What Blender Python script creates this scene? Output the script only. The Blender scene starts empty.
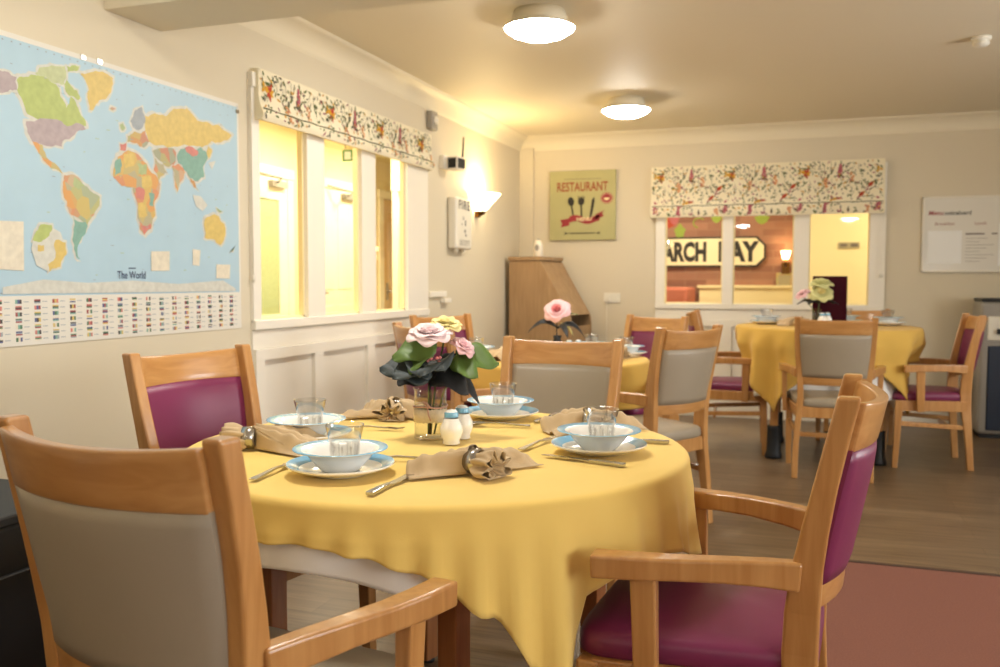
LP = dict(day_r=115, day_f=18, corr=42, arch=32, sconce=26, fill_sconce=32, world=1.0, exp=-0.05, lamp=78)
import bpy, math, random
from mathutils import Vector, Matrix, Euler
random.seed(7)
PI = math.pi
D2R = PI/180
scene = bpy.context.scene
COL = scene.collection

# ------------------------------------------------------------------ materials
MATS = {}
def new_mat(name):
    m = bpy.data.materials.new(name); m.use_nodes = True
    nt = m.node_tree
    for n in list(nt.nodes): nt.nodes.remove(n)
    out = nt.nodes.new('ShaderNodeOutputMaterial')
    b = nt.nodes.new('ShaderNodeBsdfPrincipled')
    nt.links.new(b.outputs[0], out.inputs[0])
    MATS[name] = m
    return m, nt, b, out
def srgb(r, g, b):
    f = lambda c: (c/255/12.92) if c/255 <= .04045 else ((c/255+.055)/1.055)**2.4
    return (f(r), f(g), f(b), 1)
def plain(name, col, rough=.5, metal=0, noise=0, nscale=40, bump=0, bscale=300, coat=0, sheen=0, spec=.5):
    m, nt, b, out = new_mat(name)
    b.inputs['Roughness'].default_value = rough
    b.inputs['Metallic'].default_value = metal
    b.inputs['Coat Weight'].default_value = coat
    b.inputs['Coat Roughness'].default_value = .12
    b.inputs['Sheen Weight'].default_value = sheen
    b.inputs['Specular IOR Level'].default_value = spec
    b.inputs['Base Color'].default_value = col
    tc = nt.nodes.new('ShaderNodeTexCoord')
    if noise:
        n = nt.nodes.new('ShaderNodeTexNoise'); n.inputs['Scale'].default_value = nscale; n.inputs['Detail'].default_value = 4
        nt.links.new(tc.outputs['Object'], n.inputs['Vector'])
        mr = nt.nodes.new('ShaderNodeMapRange')
        mr.inputs['To Min'].default_value = 1-noise; mr.inputs['To Max'].default_value = 1+noise
        nt.links.new(n.outputs['Fac'], mr.inputs['Value'])
        mx = nt.nodes.new('ShaderNodeVectorMath'); mx.operation = 'SCALE'
        mx.inputs[0].default_value = col[:3]
        nt.links.new(mr.outputs[0], mx.inputs['Scale'])
        nt.links.new(mx.outputs[0], b.inputs['Base Color'])
    if bump:
        n2 = nt.nodes.new('ShaderNodeTexNoise'); n2.inputs['Scale'].default_value = bscale; n2.inputs['Detail'].default_value = 3
        nt.links.new(tc.outputs['Object'], n2.inputs['Vector'])
        bp = nt.nodes.new('ShaderNodeBump'); bp.inputs['Strength'].default_value = bump; bp.inputs['Distance'].default_value = .002
        nt.links.new(n2.outputs['Fac'], bp.inputs['Height'])
        nt.links.new(bp.outputs[0], b.inputs['Normal'])
    return m
def emit(name, col, strength):
    m, nt, b, out = new_mat(name)
    b.inputs['Base Color'].default_value = (.8, .8, .8, 1)
    b.inputs['Emission Color'].default_value = col
    b.inputs['Emission Strength'].default_value = strength
    return m
def wood(name, c1, c2, axis_scale=(14, 14, 1.2), rough=.3, coat=.25):
    m, nt, b, out = new_mat(name)
    tc = nt.nodes.new('ShaderNodeTexCoord')
    mp = nt.nodes.new('ShaderNodeMapping'); mp.inputs['Scale'].default_value = axis_scale
    nt.links.new(tc.outputs['Object'], mp.inputs['Vector'])
    n = nt.nodes.new('ShaderNodeTexNoise'); n.inputs['Scale'].default_value = 3; n.inputs['Detail'].default_value = 6; n.inputs['Distortion'].default_value = .6
    nt.links.new(mp.outputs[0], n.inputs['Vector'])
    r = nt.nodes.new('ShaderNodeValToRGB')
    r.color_ramp.elements[0].position = .32; r.color_ramp.elements[0].color = c1
    r.color_ramp.elements[1].position = .68; r.color_ramp.elements[1].color = c2
    nt.links.new(n.outputs['Fac'], r.inputs[0]); nt.links.new(r.outputs[0], b.inputs['Base Color'])
    b.inputs['Roughness'].default_value = rough
    b.inputs['Coat Weight'].default_value = coat; b.inputs['Coat Roughness'].default_value = .15
    return m
def glass(name, tint=(1, 1, 1, 1), reflect=1.0):
    # thin clear glass: fresnel mix of transparent and glossy
    m = bpy.data.materials.new(name); m.use_nodes = True; nt = m.node_tree
    for n in list(nt.nodes): nt.nodes.remove(n)
    out = nt.nodes.new('ShaderNodeOutputMaterial'); mix = nt.nodes.new('ShaderNodeMixShader')
    fr = nt.nodes.new('ShaderNodeLayerWeight'); fr.inputs['Blend'].default_value = .5
    pw = nt.nodes.new('ShaderNodeMath'); pw.operation = 'POWER'; pw.inputs[1].default_value = 3.5
    ad = nt.nodes.new('ShaderNodeMath'); ad.operation = 'MULTIPLY_ADD'; ad.inputs[1].default_value = .75; ad.inputs[2].default_value = .045
    nt.links.new(fr.outputs['Facing'], pw.inputs[0]); nt.links.new(pw.outputs[0], ad.inputs[0])
    t = nt.nodes.new('ShaderNodeBsdfTransparent'); t.inputs[0].default_value = tint
    g = nt.nodes.new('ShaderNodeBsdfGlossy'); g.inputs['Roughness'].default_value = .02
    mul = nt.nodes.new('ShaderNodeMath'); mul.operation = 'MULTIPLY'; mul.inputs[1].default_value = reflect
    nt.links.new(ad.outputs[0], mul.inputs[0]); nt.links.new(mul.outputs[0], mix.inputs[0])
    nt.links.new(t.outputs[0], mix.inputs[1]); nt.links.new(g.outputs[0], mix.inputs[2]); nt.links.new(mix.outputs[0], out.inputs[0])
    MATS[name] = m
    return m

wood('beech', srgb(176, 124, 68), srgb(196, 146, 88), rough=.3, coat=.35)
wood('beech_rail', srgb(176, 124, 68), srgb(196, 146, 88), (1.4, 14, 14), rough=.3, coat=.35)
wood('dark_wood', srgb(150, 92, 50), srgb(172, 114, 66), rough=.35)
wood('cabinet_oak', srgb(154, 122, 86), srgb(174, 142, 104), (10, 10, 1.0), rough=.45, coat=.05)
wood('tan_door', srgb(206, 170, 110), srgb(222, 186, 126), (8, 8, .8), rough=.5, coat=0)
plain('plum', srgb(120, 42, 80), .38, noise=.06, nscale=8, bump=.12, bscale=500)
plain('taupe', srgb(156, 144, 124), .42, noise=.04, nscale=8, bump=.12, bscale=500)
plain('yellow_cloth', srgb(240, 207, 116), .85, noise=.03, nscale=6, bump=.25, bscale=700, sheen=.15, spec=.2)
plain('mustard_cloth', srgb(218, 178, 88), .85, noise=.03, nscale=6, bump=.2, bscale=700, sheen=.1, spec=.2)
plain('white_cloth', srgb(244, 242, 238), .85, bump=.15, bscale=600, spec=.2)
plain('napkin', srgb(198, 174, 138), .9, noise=.07, nscale=30, bump=.4, bscale=700, sheen=.1, spec=.2)
plain('china', srgb(251, 250, 246), .12, spec=.6)
plain('blue_glaze', srgb(124, 184, 220), .15, noise=.08, nscale=60, spec=.6)
plain('steel', (.50, .49, .47, 1), .22, metal=1)
plain('dull_steel', (.45, .43, .4, 1), .3, metal=1)
plain('wall', srgb(214, 203, 178), .8, bump=.06, bscale=90, noise=.01, nscale=3)
plain('ceiling', srgb(228, 218, 194), .6, bump=.35, bscale=60)
plain('white_paint', srgb(238, 232, 218), .4)
plain('cornice', srgb(230, 220, 194), .55)
plain('cream_paint', srgb(244, 228, 176), .6)
plain('corridor_white', srgb(248, 240, 214), .5)
plain('black', srgb(18, 17, 18), .45)
plain('black_rubber', srgb(24, 27, 30), .5)
plain('black_leather', srgb(14, 13, 14), .55)
plain('dark_maroon', srgb(58, 14, 26), .8, spec=.1)
plain('white_plastic', srgb(230, 224, 208), .35)
plain('grey_plastic', srgb(150, 144, 134), .35)
plain('dark_blue', srgb(28, 42, 62), .3)
plain('brass', srgb(120, 84, 40), .35, metal=1)
plain('ink', srgb(38, 34, 30), .7)
plain('ink_grey', srgb(110, 100, 90), .7)
plain('red_ink', srgb(150, 40, 48), .6)
plain('red_brown_ink', srgb(146, 66, 36), .7)
plain('cream_ink', srgb(242, 226, 178), .6)
plain('white_ink', srgb(236, 232, 222), .6)
plain('canvas_green', srgb(178, 173, 122), .75, noise=.1, nscale=5, bump=.2, bscale=400)
plain('canvas_edge', srgb(120, 100, 50), .75)
plain('paper', srgb(224, 220, 208), .14)
plain('map_margin', srgb(222, 218, 206), .5)
plain('paper_white', srgb(236, 236, 232), .4)
def patchwork(m, base):
    # neighbouring countries in different printed tints
    nt = m.node_tree; b = next(n for n in nt.nodes if n.type == 'BSDF_PRINCIPLED')
    tc = nt.nodes.new('ShaderNodeTexCoord'); vo = nt.nodes.new('ShaderNodeTexVoronoi'); vo.inputs['Scale'].default_value = 20
    nt.links.new(tc.outputs['Object'], vo.inputs['Vector'])
    sx = nt.nodes.new('ShaderNodeSeparateColor'); nt.links.new(vo.outputs['Color'], sx.inputs[0])
    r = nt.nodes.new('ShaderNodeValToRGB'); r.color_ramp.interpolation = 'CONSTANT'
    cols = [(214, 160, 96), (206, 186, 108), (178, 186, 130), (204, 140, 116), (150, 178, 158), (196, 170, 150)]
    while len(r.color_ramp.elements) < len(cols): r.color_ramp.elements.new(.5)
    for i, (e, c) in enumerate(zip(r.color_ramp.elements, cols)): e.position = i/len(cols); e.color = srgb(*c)
    nt.links.new(sx.outputs[0], r.inputs[0])
    mx = nt.nodes.new('ShaderNodeMix'); mx.data_type = 'RGBA'; mx.inputs[0].default_value = .6; mx.inputs[6].default_value = base
    nt.links.new(r.outputs[0], mx.inputs[7]); nt.links.new(mx.outputs[2], b.inputs['Base Color'])
plain('map_sea', srgb(172, 200, 214), .45, noise=.05, nscale=9)
for n_, c_ in dict(mauve=(168, 150, 152), green=(168, 184, 92), palegreen=(184, 194, 138), gold=(216, 184, 88), brown=(170, 122, 78), orange=(212, 144, 76), tan=(184, 162, 100), sage=(164, 182, 120), teal=(112, 164, 146), slate=(146, 156, 164), red=(206, 112, 100), pale=(208, 208, 196), cream=(228, 218, 192), navy=(52, 66, 100), flagblue=(60, 70, 120), flaggreen=(50, 100, 60), flagblack=(40, 34, 34), flagred=(150, 50, 50)).items():
    lm = plain('map_'+n_, srgb(*[int(v*.78+.22*190) for v in c_]), .45, noise=.2, nscale=45)
    if n_ in ('orange', 'tan', 'brown'): patchwork(lm, srgb(*[int(v*.78+.22*190) for v in c_]))
plain('blind_cloth', srgb(236, 226, 196), .9, bump=.2, bscale=500, spec=.2)
for n_, c_ in dict(leaf=(92, 108, 62), stem=(92, 92, 66), poppy=(184, 78, 56), pink=(188, 108, 112), plumf=(150, 76, 96), ochre=(206, 156, 60), peach=(216, 156, 110), grey=(118, 112, 98)).items():
    plain('print_'+n_, srgb(*c_), .9, spec=.2)
plain('rose_pink', srgb(240, 196, 200), .7, noise=.06, nscale=30, sheen=.2)
plain('rose_pale', srgb(246, 222, 224), .7, noise=.05, nscale=30, sheen=.2)
plain('rose_deep', srgb(226, 138, 140), .7, noise=.06, nscale=30)
plain('petal_yellow', srgb(242, 228, 160), .7, noise=.06, nscale=30)
plain('petal_cream', srgb(214, 212, 150), .7, noise=.08, nscale=30)
plain('leaf_green', srgb(88, 116, 52), .5, noise=.2, nscale=30)
plain('leaf_dark', srgb(58, 68, 70), .6, noise=.35, nscale=50, bump=.3, bscale=200)
plain('leaf_black', srgb(26, 28, 32), .55, noise=.2, nscale=50)
plain('stem_green', srgb(84, 100, 52), .6)
plain('lace', srgb(222, 206, 176), .9, noise=.15, nscale=150)
plain('ribbon', srgb(196, 150, 130), .6)
plain('sign_cream', srgb(246, 232, 190), .5)
plain('exit_green', srgb(60, 140, 70), .4)
plain('sofa_red', srgb(196, 112, 88), .8)
plain('picture_grey', srgb(170, 160, 130), .5)
glass('clear_glass', (.97, .97, .96, 1), 1.0)
glass('window_glass', (.98, .98, .96, 1), 1.0)
glass('tumbler_glass', (.93, .93, .92, 1), 1.9)
emit('lamp_glow', (1, .95, .86, 1), LP['lamp'])
emit('sconce_glow', (1, .74, .36, 1), 12)
plain('opal', srgb(250, 240, 214), .4)

def floor_material():
    m, nt, b, out = new_mat('vinyl_planks')
    tc = nt.nodes.new('ShaderNodeTexCoord')
    br = nt.nodes.new('ShaderNodeTexBrick')
    br.offset = .37; br.inputs['Scale'].default_value = 1
    br.inputs['Brick Width'].default_value = 1.2; br.inputs['Row Height'].default_value = .15
    br.inputs['Mortar Size'].default_value = .0012
    br.inputs['Color1'].default_value = srgb(126, 106, 82); br.inputs['Color2'].default_value = srgb(108, 88, 66)
    br.inputs['Mortar'].default_value = srgb(88, 64, 42); br.inputs['Bias'].default_value = 0
    nt.links.new(tc.outputs['Object'], br.inputs['Vector'])
    mp = nt.nodes.new('ShaderNodeMapping'); mp.inputs['Scale'].default_value = (1.0, 14, 1)
    nt.links.new(tc.outputs['Object'], mp.inputs['Vector'])
    n = nt.nodes.new('ShaderNodeTexNoise'); n.inputs['Scale'].default_value = 3.2; n.inputs['Detail'].default_value = 7; n.inputs['Distortion'].default_value = .8
    nt.links.new(mp.outputs[0], n.inputs['Vector'])
    r = nt.nodes.new('ShaderNodeValToRGB')
    r.color_ramp.elements[0].position = .3; r.color_ramp.elements[0].color = (.62, .56, .5, 1)
    r.color_ramp.elements[1].position = .62; r.color_ramp.elements[1].color = (1.06, 1.05, 1.02, 1)
    nt.links.new(n.outputs['Fac'], r.inputs[0])
    mx = nt.nodes.new('ShaderNodeMix'); mx.data_type = 'RGBA'; mx.blend_type = 'MULTIPLY'; mx.inputs[0].default_value = 1
    nt.links.new(br.outputs['Color'], mx.inputs[6]); nt.links.new(r.outputs[0], mx.inputs[7])
    nt.links.new(mx.outputs[2], b.inputs['Base Color'])
    b.inputs['Roughness'].default_value = .36
    bp = nt.nodes.new('ShaderNodeBump'); bp.inputs['Strength'].default_value = .15; bp.inputs['Distance'].default_value = .002
    nt.links.new(n.outputs['Fac'], bp.inputs['Height']); nt.links.new(bp.outputs[0], b.inputs['Normal'])
floor_material()
plain('carpet_edge', srgb(74, 54, 44), .5)
plain('carpet_red', srgb(132, 90, 78), 1.0, noise=.18, nscale=160, bump=.9, bscale=500, spec=.1)
def brick_material():
    m, nt, b, out = new_mat('brickwork')
    tc = nt.nodes.new('ShaderNodeTexCoord')
    mp = nt.nodes.new('ShaderNodeMapping'); mp.inputs['Rotation'].default_value = (PI/2, 0, 0)
    nt.links.new(tc.outputs['Object'], mp.inputs['Vector'])
    br = nt.nodes.new('ShaderNodeTexBrick'); br.inputs['Scale'].default_value = 1
    br.inputs['Brick Width'].default_value = .225; br.inputs['Row Height'].default_value = .075; br.inputs['Mortar Size'].default_value = .004
    br.inputs['Color1'].default_value = srgb(170, 122, 98); br.inputs['Color2'].default_value = srgb(138, 92, 74); br.inputs['Mortar'].default_value = srgb(160, 122, 98)
    nt.links.new(mp.outputs[0], br.inputs['Vector']); nt.links.new(br.outputs['Color'], b.inputs['Base Color'])
    b.inputs['Roughness'].default_value = .8
brick_material()

# ------------------------------------------------------------------ mesh building
class MB:
    """collects faces for ONE mesh object; faces carry a material slot name"""
    def __init__(self, mat=None):
        self.v = []; self.f = []; self.m = []; self.s = []; self.cur = mat; self.xf = None
    def add(self, pts, faces, mat=None, smooth=False):
        b = len(self.v)
        for p in pts:
            p = Vector(p)
            self.v.append(self.xf @ p if self.xf else p)
        for f in faces:
            self.f.append([b+i for i in f]); self.m.append(mat or self.cur); self.s.append(smooth)
    def box(self, x0, y0, z0, x1, y1, z1, mat=None):
        p = [(x0, y0, z0), (x1, y0, z0), (x1, y1, z0), (x0, y1, z0), (x0, y0, z1), (x1, y0, z1), (x1, y1, z1), (x0, y1, z1)]
        self.add(p, [(0, 3, 2, 1), (4, 5, 6, 7), (0, 1, 5, 4), (1, 2, 6, 5), (2, 3, 7, 6), (3, 0, 4, 7)], mat)
    def grid(self, fn, nu, nv, mat=None, smooth=True, wrap_u=False, flip=False):
        pts = [fn(i/nu, j/nv) for j in range(nv+1) for i in range(nu if wrap_u else nu+1)]
        w = nu if wrap_u else nu+1
        fs = []
        for j in range(nv):
            for i in range(nu):
                a = j*w+i; b = j*w+(i+1) % w; c = (j+1)*w+(i+1) % w; d = (j+1)*w+i
                fs.append((a, d, c, b) if flip else (a, b, c, d))
        self.add(pts, fs, mat, smooth)
    def lathe(self, prof, seg=32, mat=None, c=(0, 0, 0), smooth=True, mats=None, close=False):
        n = len(prof); pts = []
        for i in range(seg):
            a = 2*PI*i/seg
            for r, z in prof: pts.append((c[0]+r*math.cos(a), c[1]+r*math.sin(a), c[2]+z))
        for k in range(n-1):
            fs = []
            for i in range(seg):
                j = (i+1) % seg
                fs.append((i*n+k, j*n+k, j*n+k+1, i*n+k+1))
            if k == 0: self.add(pts, fs, mats[k] if mats else mat, smooth); base = len(self.v)-len(pts)
            else:
                for f in fs: self.f.append([base+q for q in f]); self.m.append((mats[k] if mats else mat) or self.cur); self.s.append(smooth)
    def tube(self, path, rad, seg=10, mat=None, caps=True, smooth=True):
        path = [Vector(p) for p in path]; n = len(path)
        rads = rad if isinstance(rad, (list, tuple)) else [rad]*n
        pts = []; prev = None
        for i, p in enumerate(path):
            t = (path[min(i+1, n-1)]-path[max(i-1, 0)]).normalized()
            ref = prev if prev is not None else (Vector((0, 0, 1)) if abs(t.z) < .9 else Vector((1, 0, 0)))
            x = (ref - t*ref.dot(t)).normalized(); y = t.cross(x); prev = x
            for k in range(seg):
                a = 2*PI*k/seg
                pts.append(p+(x*math.cos(a)+y*math.sin(a))*rads[i])
        fs = [(i*seg+k, i*seg+(k+1) % seg, (i+1)*seg+(k+1) % seg, (i+1)*seg+k) for i in range(n-1) for k in range(seg)]
        if caps: fs += [tuple(reversed(range(seg))), tuple((n-1)*seg+k for k in range(seg))]
        self.add(pts, fs, mat, smooth)
    def sweep(self, path, sizes, up=(0, 0, 1), mat=None, smooth=False):
        """rectangular section (w across, h along up) swept along a path"""
        path = [Vector(p) for p in path]; n = len(path); up = Vector(up)
        if not isinstance(sizes, list): sizes = [sizes]*n
        pts = []
        for i, p in enumerate(path):
            t = (path[min(i+1, n-1)]-path[max(i-1, 0)]).normalized()
            x = t.cross(up).normalized(); y = x.cross(t).normalized(); w, h = sizes[i]
            for a, b in ((-1, -1), (1, -1), (1, 1), (-1, 1)): pts.append(p+x*a*w/2+y*b*h/2)
        fs = [(i*4+k, i*4+(k+1) % 4, (i+1)*4+(k+1) % 4, (i+1)*4+k) for i in range(n-1) for k in range(4)]
        fs += [(3, 2, 1, 0), tuple((n-1)*4+k for k in range(4))]
        self.add(pts, fs, mat, smooth)
    def prism(self, poly, d, mat=None):
        """poly: list of 3D points (planar), extruded by vector d"""
        poly = [Vector(p) for p in poly]; d = Vector(d); n = len(poly)
        pts = poly+[p+d for p in poly]
        fs = [tuple(reversed(range(n))), tuple(range(n, 2*n))]+[(i, (i+1) % n, n+(i+1) % n, n+i) for i in range(n)]
        self.add(pts, fs, mat)
    def build(self, name, parent=None, bevel=0, solid=0, subsurf=0, loc=None, autosmooth=False, seg=2):
        me = bpy.data.meshes.new(name)
        me.from_pydata([tuple(p) for p in self.v], [], self.f)
        names = []
        for m in self.m:
            if m not in names: names.append(m)
        for m in names: me.materials.append(MATS[m])
        for p, m, s in zip(me.polygons, self.m, self.s):
            p.material_index = names.index(m); p.use_smooth = s
        me.update()
        import bmesh
        bm = bmesh.new(); bm.from_mesh(me); bmesh.ops.remove_doubles(bm, verts=bm.verts, dist=1e-6)
        bmesh.ops.recalc_face_normals(bm, faces=bm.faces); bm.to_mesh(me); bm.free()
        o = bpy.data.objects.new(name, me); COL.objects.link(o)
        if parent: o.parent = parent
        if loc: o.location = loc
        if subsurf:
            q = o.modifiers.new('s', 'SUBSURF'); q.levels = subsurf; q.render_levels = subsurf
        if solid:
            q = o.modifiers.new('t', 'SOLIDIFY'); q.thickness = solid; q.offset = 0
        if bevel:
            q = o.modifiers.new('b', 'BEVEL'); q.width = bevel; q.segments = seg; q.limit_method = 'ANGLE'; q.angle_limit = 40*D2R
            q.harden_normals = False
        return o
def thing(name, label, cat, loc=(0, 0, 0), rz=0, group=None):
    o = bpy.data.objects.new(name, None); COL.objects.link(o)
    o.location = loc; o.rotation_euler = (0, 0, rz); o.empty_display_size = .05
    return tag(o, label, cat, group)
def tag(o, label, cat, group=None):
    o['label'] = label; o['category'] = cat
    if group: o['group'] = group
    return o
def struct(o):
    o['kind'] = 'structure'; return o
def copy_tree(o, label, loc=None, rz=None, group=None, parent=None):
    c = o.copy(); COL.objects.link(c)
    if parent: c.parent = parent
    if label: c['label'] = label
    if loc is not None: c.location = loc
    if rz is not None: c.rotation_euler = (c.rotation_euler[0], c.rotation_euler[1], rz)
    if group: c['group'] = group
    for ch in list(o.children): copy_tree(ch, None, parent=c)
    return c
_fc = {}
def text_faces(s, size=1.0, bold=0.0, space=1.0):
    """flat outline faces of a string, lower-left origin; returns (pts2d, faces, width)"""
    key = (s, size, bold, space)
    if key in _fc: return _fc[key]
    cu = bpy.data.curves.new('lettering', 'FONT'); cu.body = s; cu.size = size; cu.offset = bold; cu.space_character = space; cu.resolution_u = 3
    ob = bpy.data.objects.new('lettering', cu); COL.objects.link(ob)
    dg = bpy.context.evaluated_depsgraph_get(); dg.update()
    me = ob.evaluated_get(dg).to_mesh()
    pts = [(v.co.x, v.co.y) for v in me.vertices]; fs = [tuple(p.vertices) for p in me.polygons]
    ob.evaluated_get(dg).to_mesh_clear()
    bpy.data.objects.remove(ob); bpy.data.curves.remove(cu)
    w = max((p[0] for p in pts), default=0)
    _fc[key] = (pts, fs, w)
    return _fc[key]
def put_text(mb, s, origin, ux, uy, height, mat, width=None, bold=0.0, center=False, space=1.0):
    """letters lying on the plane spanned by ux, uy; width stretches the line"""
    pts, fs, w = text_faces(s, 1.0, bold, space)
    if not pts: return
    ymin = min(p[1] for p in pts); ymax = max(p[1] for p in pts); xmin = min(p[0] for p in pts)
    sy = height/(ymax-ymin); sx = (width/(w-xmin)) if width else sy
    o = Vector(origin); ux = Vector(ux); uy = Vector(uy)
    off = -(w-xmin)*sx/2 if center else 0
    mb.add([o+ux*((p[0]-xmin)*sx+off)+uy*((p[1]-ymin)*sy) for p in pts], fs, mat)
def ellipse(mb, c, ux, uy, rx, ry, mat, n=20, off=None):
    c = Vector(c); ux = Vector(ux); uy = Vector(uy)
    mb.add([c+ux*rx*math.cos(2*PI*i/n)+uy*ry*math.sin(2*PI*i/n) for i in range(n)], [tuple(range(n))], mat)

# ------------------------------------------------------------------ the room
XW = -2.534      # left wall
YB = 7.9         # back wall
XR = 3.4         # right wall
YF = -6.2        # wall behind the camera
ZC = 2.5
def S(name, mb, parent=None, **k): return struct(mb.build(name, parent, **k))
m = MB('vinyl_planks'); m.box(-5.2, YF-.2, -.12, XR+.2, 12.2, 0); S('floor', m)
m = MB('carpet_red'); m.box(.05, YF, 0, XR, 3.93, .006); m.box(-.75, YF, 0, .05, 2.2, .006)
S('floor_carpet', m)
m = MB('carpet_edge'); m.box(.05, 3.925, .0, XR, 3.95, .010); S('trim_1', m, bevel=.002)
m = MB('ceiling'); m.box(-5.2, YF-.2, ZC, XR+.2, 12.2, ZC+.12); S('ceiling', m)
# left wall with the glazed opening
WY0, WY1, WZ0, WZ1 = 3.66, 5.72, .94, 2.12
m = MB('wall')
m.box(XW-.12, YF, 0, XW, WY0, ZC); m.box(XW-.12, WY1, 0, XW, YB+.12, ZC)
m.box(XW-.12, WY0, 0, XW, WY1, WZ0); m.box(XW-.12, WY0, WZ1, XW, WY1, ZC); S('wall_left', m)
# back wall with its opening
BX0, BX1, BZ0, BZ1 = -1.25, .53, .94, 2.1
m = MB('wall')
m.box(XW, YB, 0, BX0, YB+.12, ZC); m.box(BX1, YB, 0, XR, YB+.12, ZC)
m.box(BX0, YB, 0, BX1, YB+.12, BZ0); m.box(BX0, YB, BZ1, BX1, YB+.12, ZC); S('wall_back', m)
# right wall and wall behind the camera, both with daylight windows
m = MB('wall')
RW = [(-.8, 1.4), (2.9, 4.9)]
ys = [YF]+[v for w in RW for v in w]+[YB]
for i in range(0, len(ys), 2): m.box(XR, ys[i], 0, XR+.15, ys[i+1], ZC)
for a, b in RW: m.box(XR, a, 0, XR+.15, b, .8); m.box(XR, a, 2.15, XR+.15, b, ZC)
S('wall_right', m)
m = MB('wall'); FX = [(2.0, 3.15)]
xs = [XW-.12]+[v for w in FX for v in w]+[XR+.15]
for i in range(0, len(xs), 2): m.box(xs[i], YF-.15, 0, xs[i+1], YF, ZC)
for a, b in FX: m.box(a, YF-.15, 0, b, YF, .5); m.box(a, YF-.15, 2.2, b, YF, ZC)
S('wall_front', m)
def day_window(n, a, b, z0, z1, axis):
    fm = MB('white_paint'); t = .06
    def bar(u0, w0, u1, w1):
        if axis == 'x': fm.box(XR+.02, u0, w0, XR+.09, u1, w1)
        else: fm.box(u0, YF-.09, w0, u1, YF-.02, w1)
    bar(a, z0, b, z0+t); bar(a, z1-t, b, z1); bar(a, z0, a+t, z1); bar(b-t, z0, b, z1); c = (a+b)/2; bar(c-t/2, z0, c+t/2, z1)
    o = S('window_%d' % n, fm, bevel=.006)
    g = MB('window_glass')
    if axis == 'x': g.add([(XR+.05, a, z0), (XR+.05, b, z0), (XR+.05, b, z1), (XR+.05, a, z1)], [(0, 1, 2, 3)])
    else: g.add([(a, YF-.05, z0), (b, YF-.05, z0), (b, YF-.05, z1), (a, YF-.05, z1)], [(0, 1, 2, 3)])
    g.build('window_pane', o)
day_window(3, -.8, 1.4, .8, 2.15, 'x'); day_window(4, 2.9, 4.9, .8, 2.15, 'x')
day_window(5, 2.0, 3.15, .5, 2.2, 'y')

# dropped beam across the ceiling
m = MB('ceiling'); m.box(XW, 2.735, 2.2, XR, 3.05, ZC); S('ceiling_beam', m, bevel=.004)
# coving
def coving(name, pts, along):
    prof = [(0, 2.375), (.008, 2.39), (.012, 2.40), (.020, 2.43), (.045, 2.465), (.075, 2.482), (.095, 2.488), (.10, 2.5)]
    mb = MB('cornice'); a, b = pts
    if along == 'y':
        P0 = [(XW+d, a, z) for d, z in prof]; P1 = [(XW+d, b, z) for d, z in prof]
    else:
        P0 = [(a, YB-d, z) for d, z in prof]; P1 = [(b, YB-d, z) for d, z in prof]
    n = len(prof); mb.add(P0+P1, [(i, i+1, n+i+1, n+i) for i in range(n-1)], smooth=True)
    return S(name, mb)
coving('trim_2', (3.05, YB), 'y'); coving('trim_3', (XW, XR), 'x')
# skirting
m = MB('white_paint'); m.box(XW, YF, 0, XW+.018, WY0-.06, .14); m.box(XW, WY1+.08, 0, XW+.018, YB, .14); S('baseboard_left', m, bevel=.005)
m = MB('white_paint'); m.box(XW, YB-.018, 0, BX0-.08, YB, .14); m.box(BX1+.09, YB-.018, 0, XR, YB, .14); S('baseboard_back', m, bevel=.005)
# boxed pipe in the corner
m = MB('wall'); m.box(XW, YB-.04, 0, XW+.13, YB, 2.4); S('trim_4', m, bevel=.004)

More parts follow.
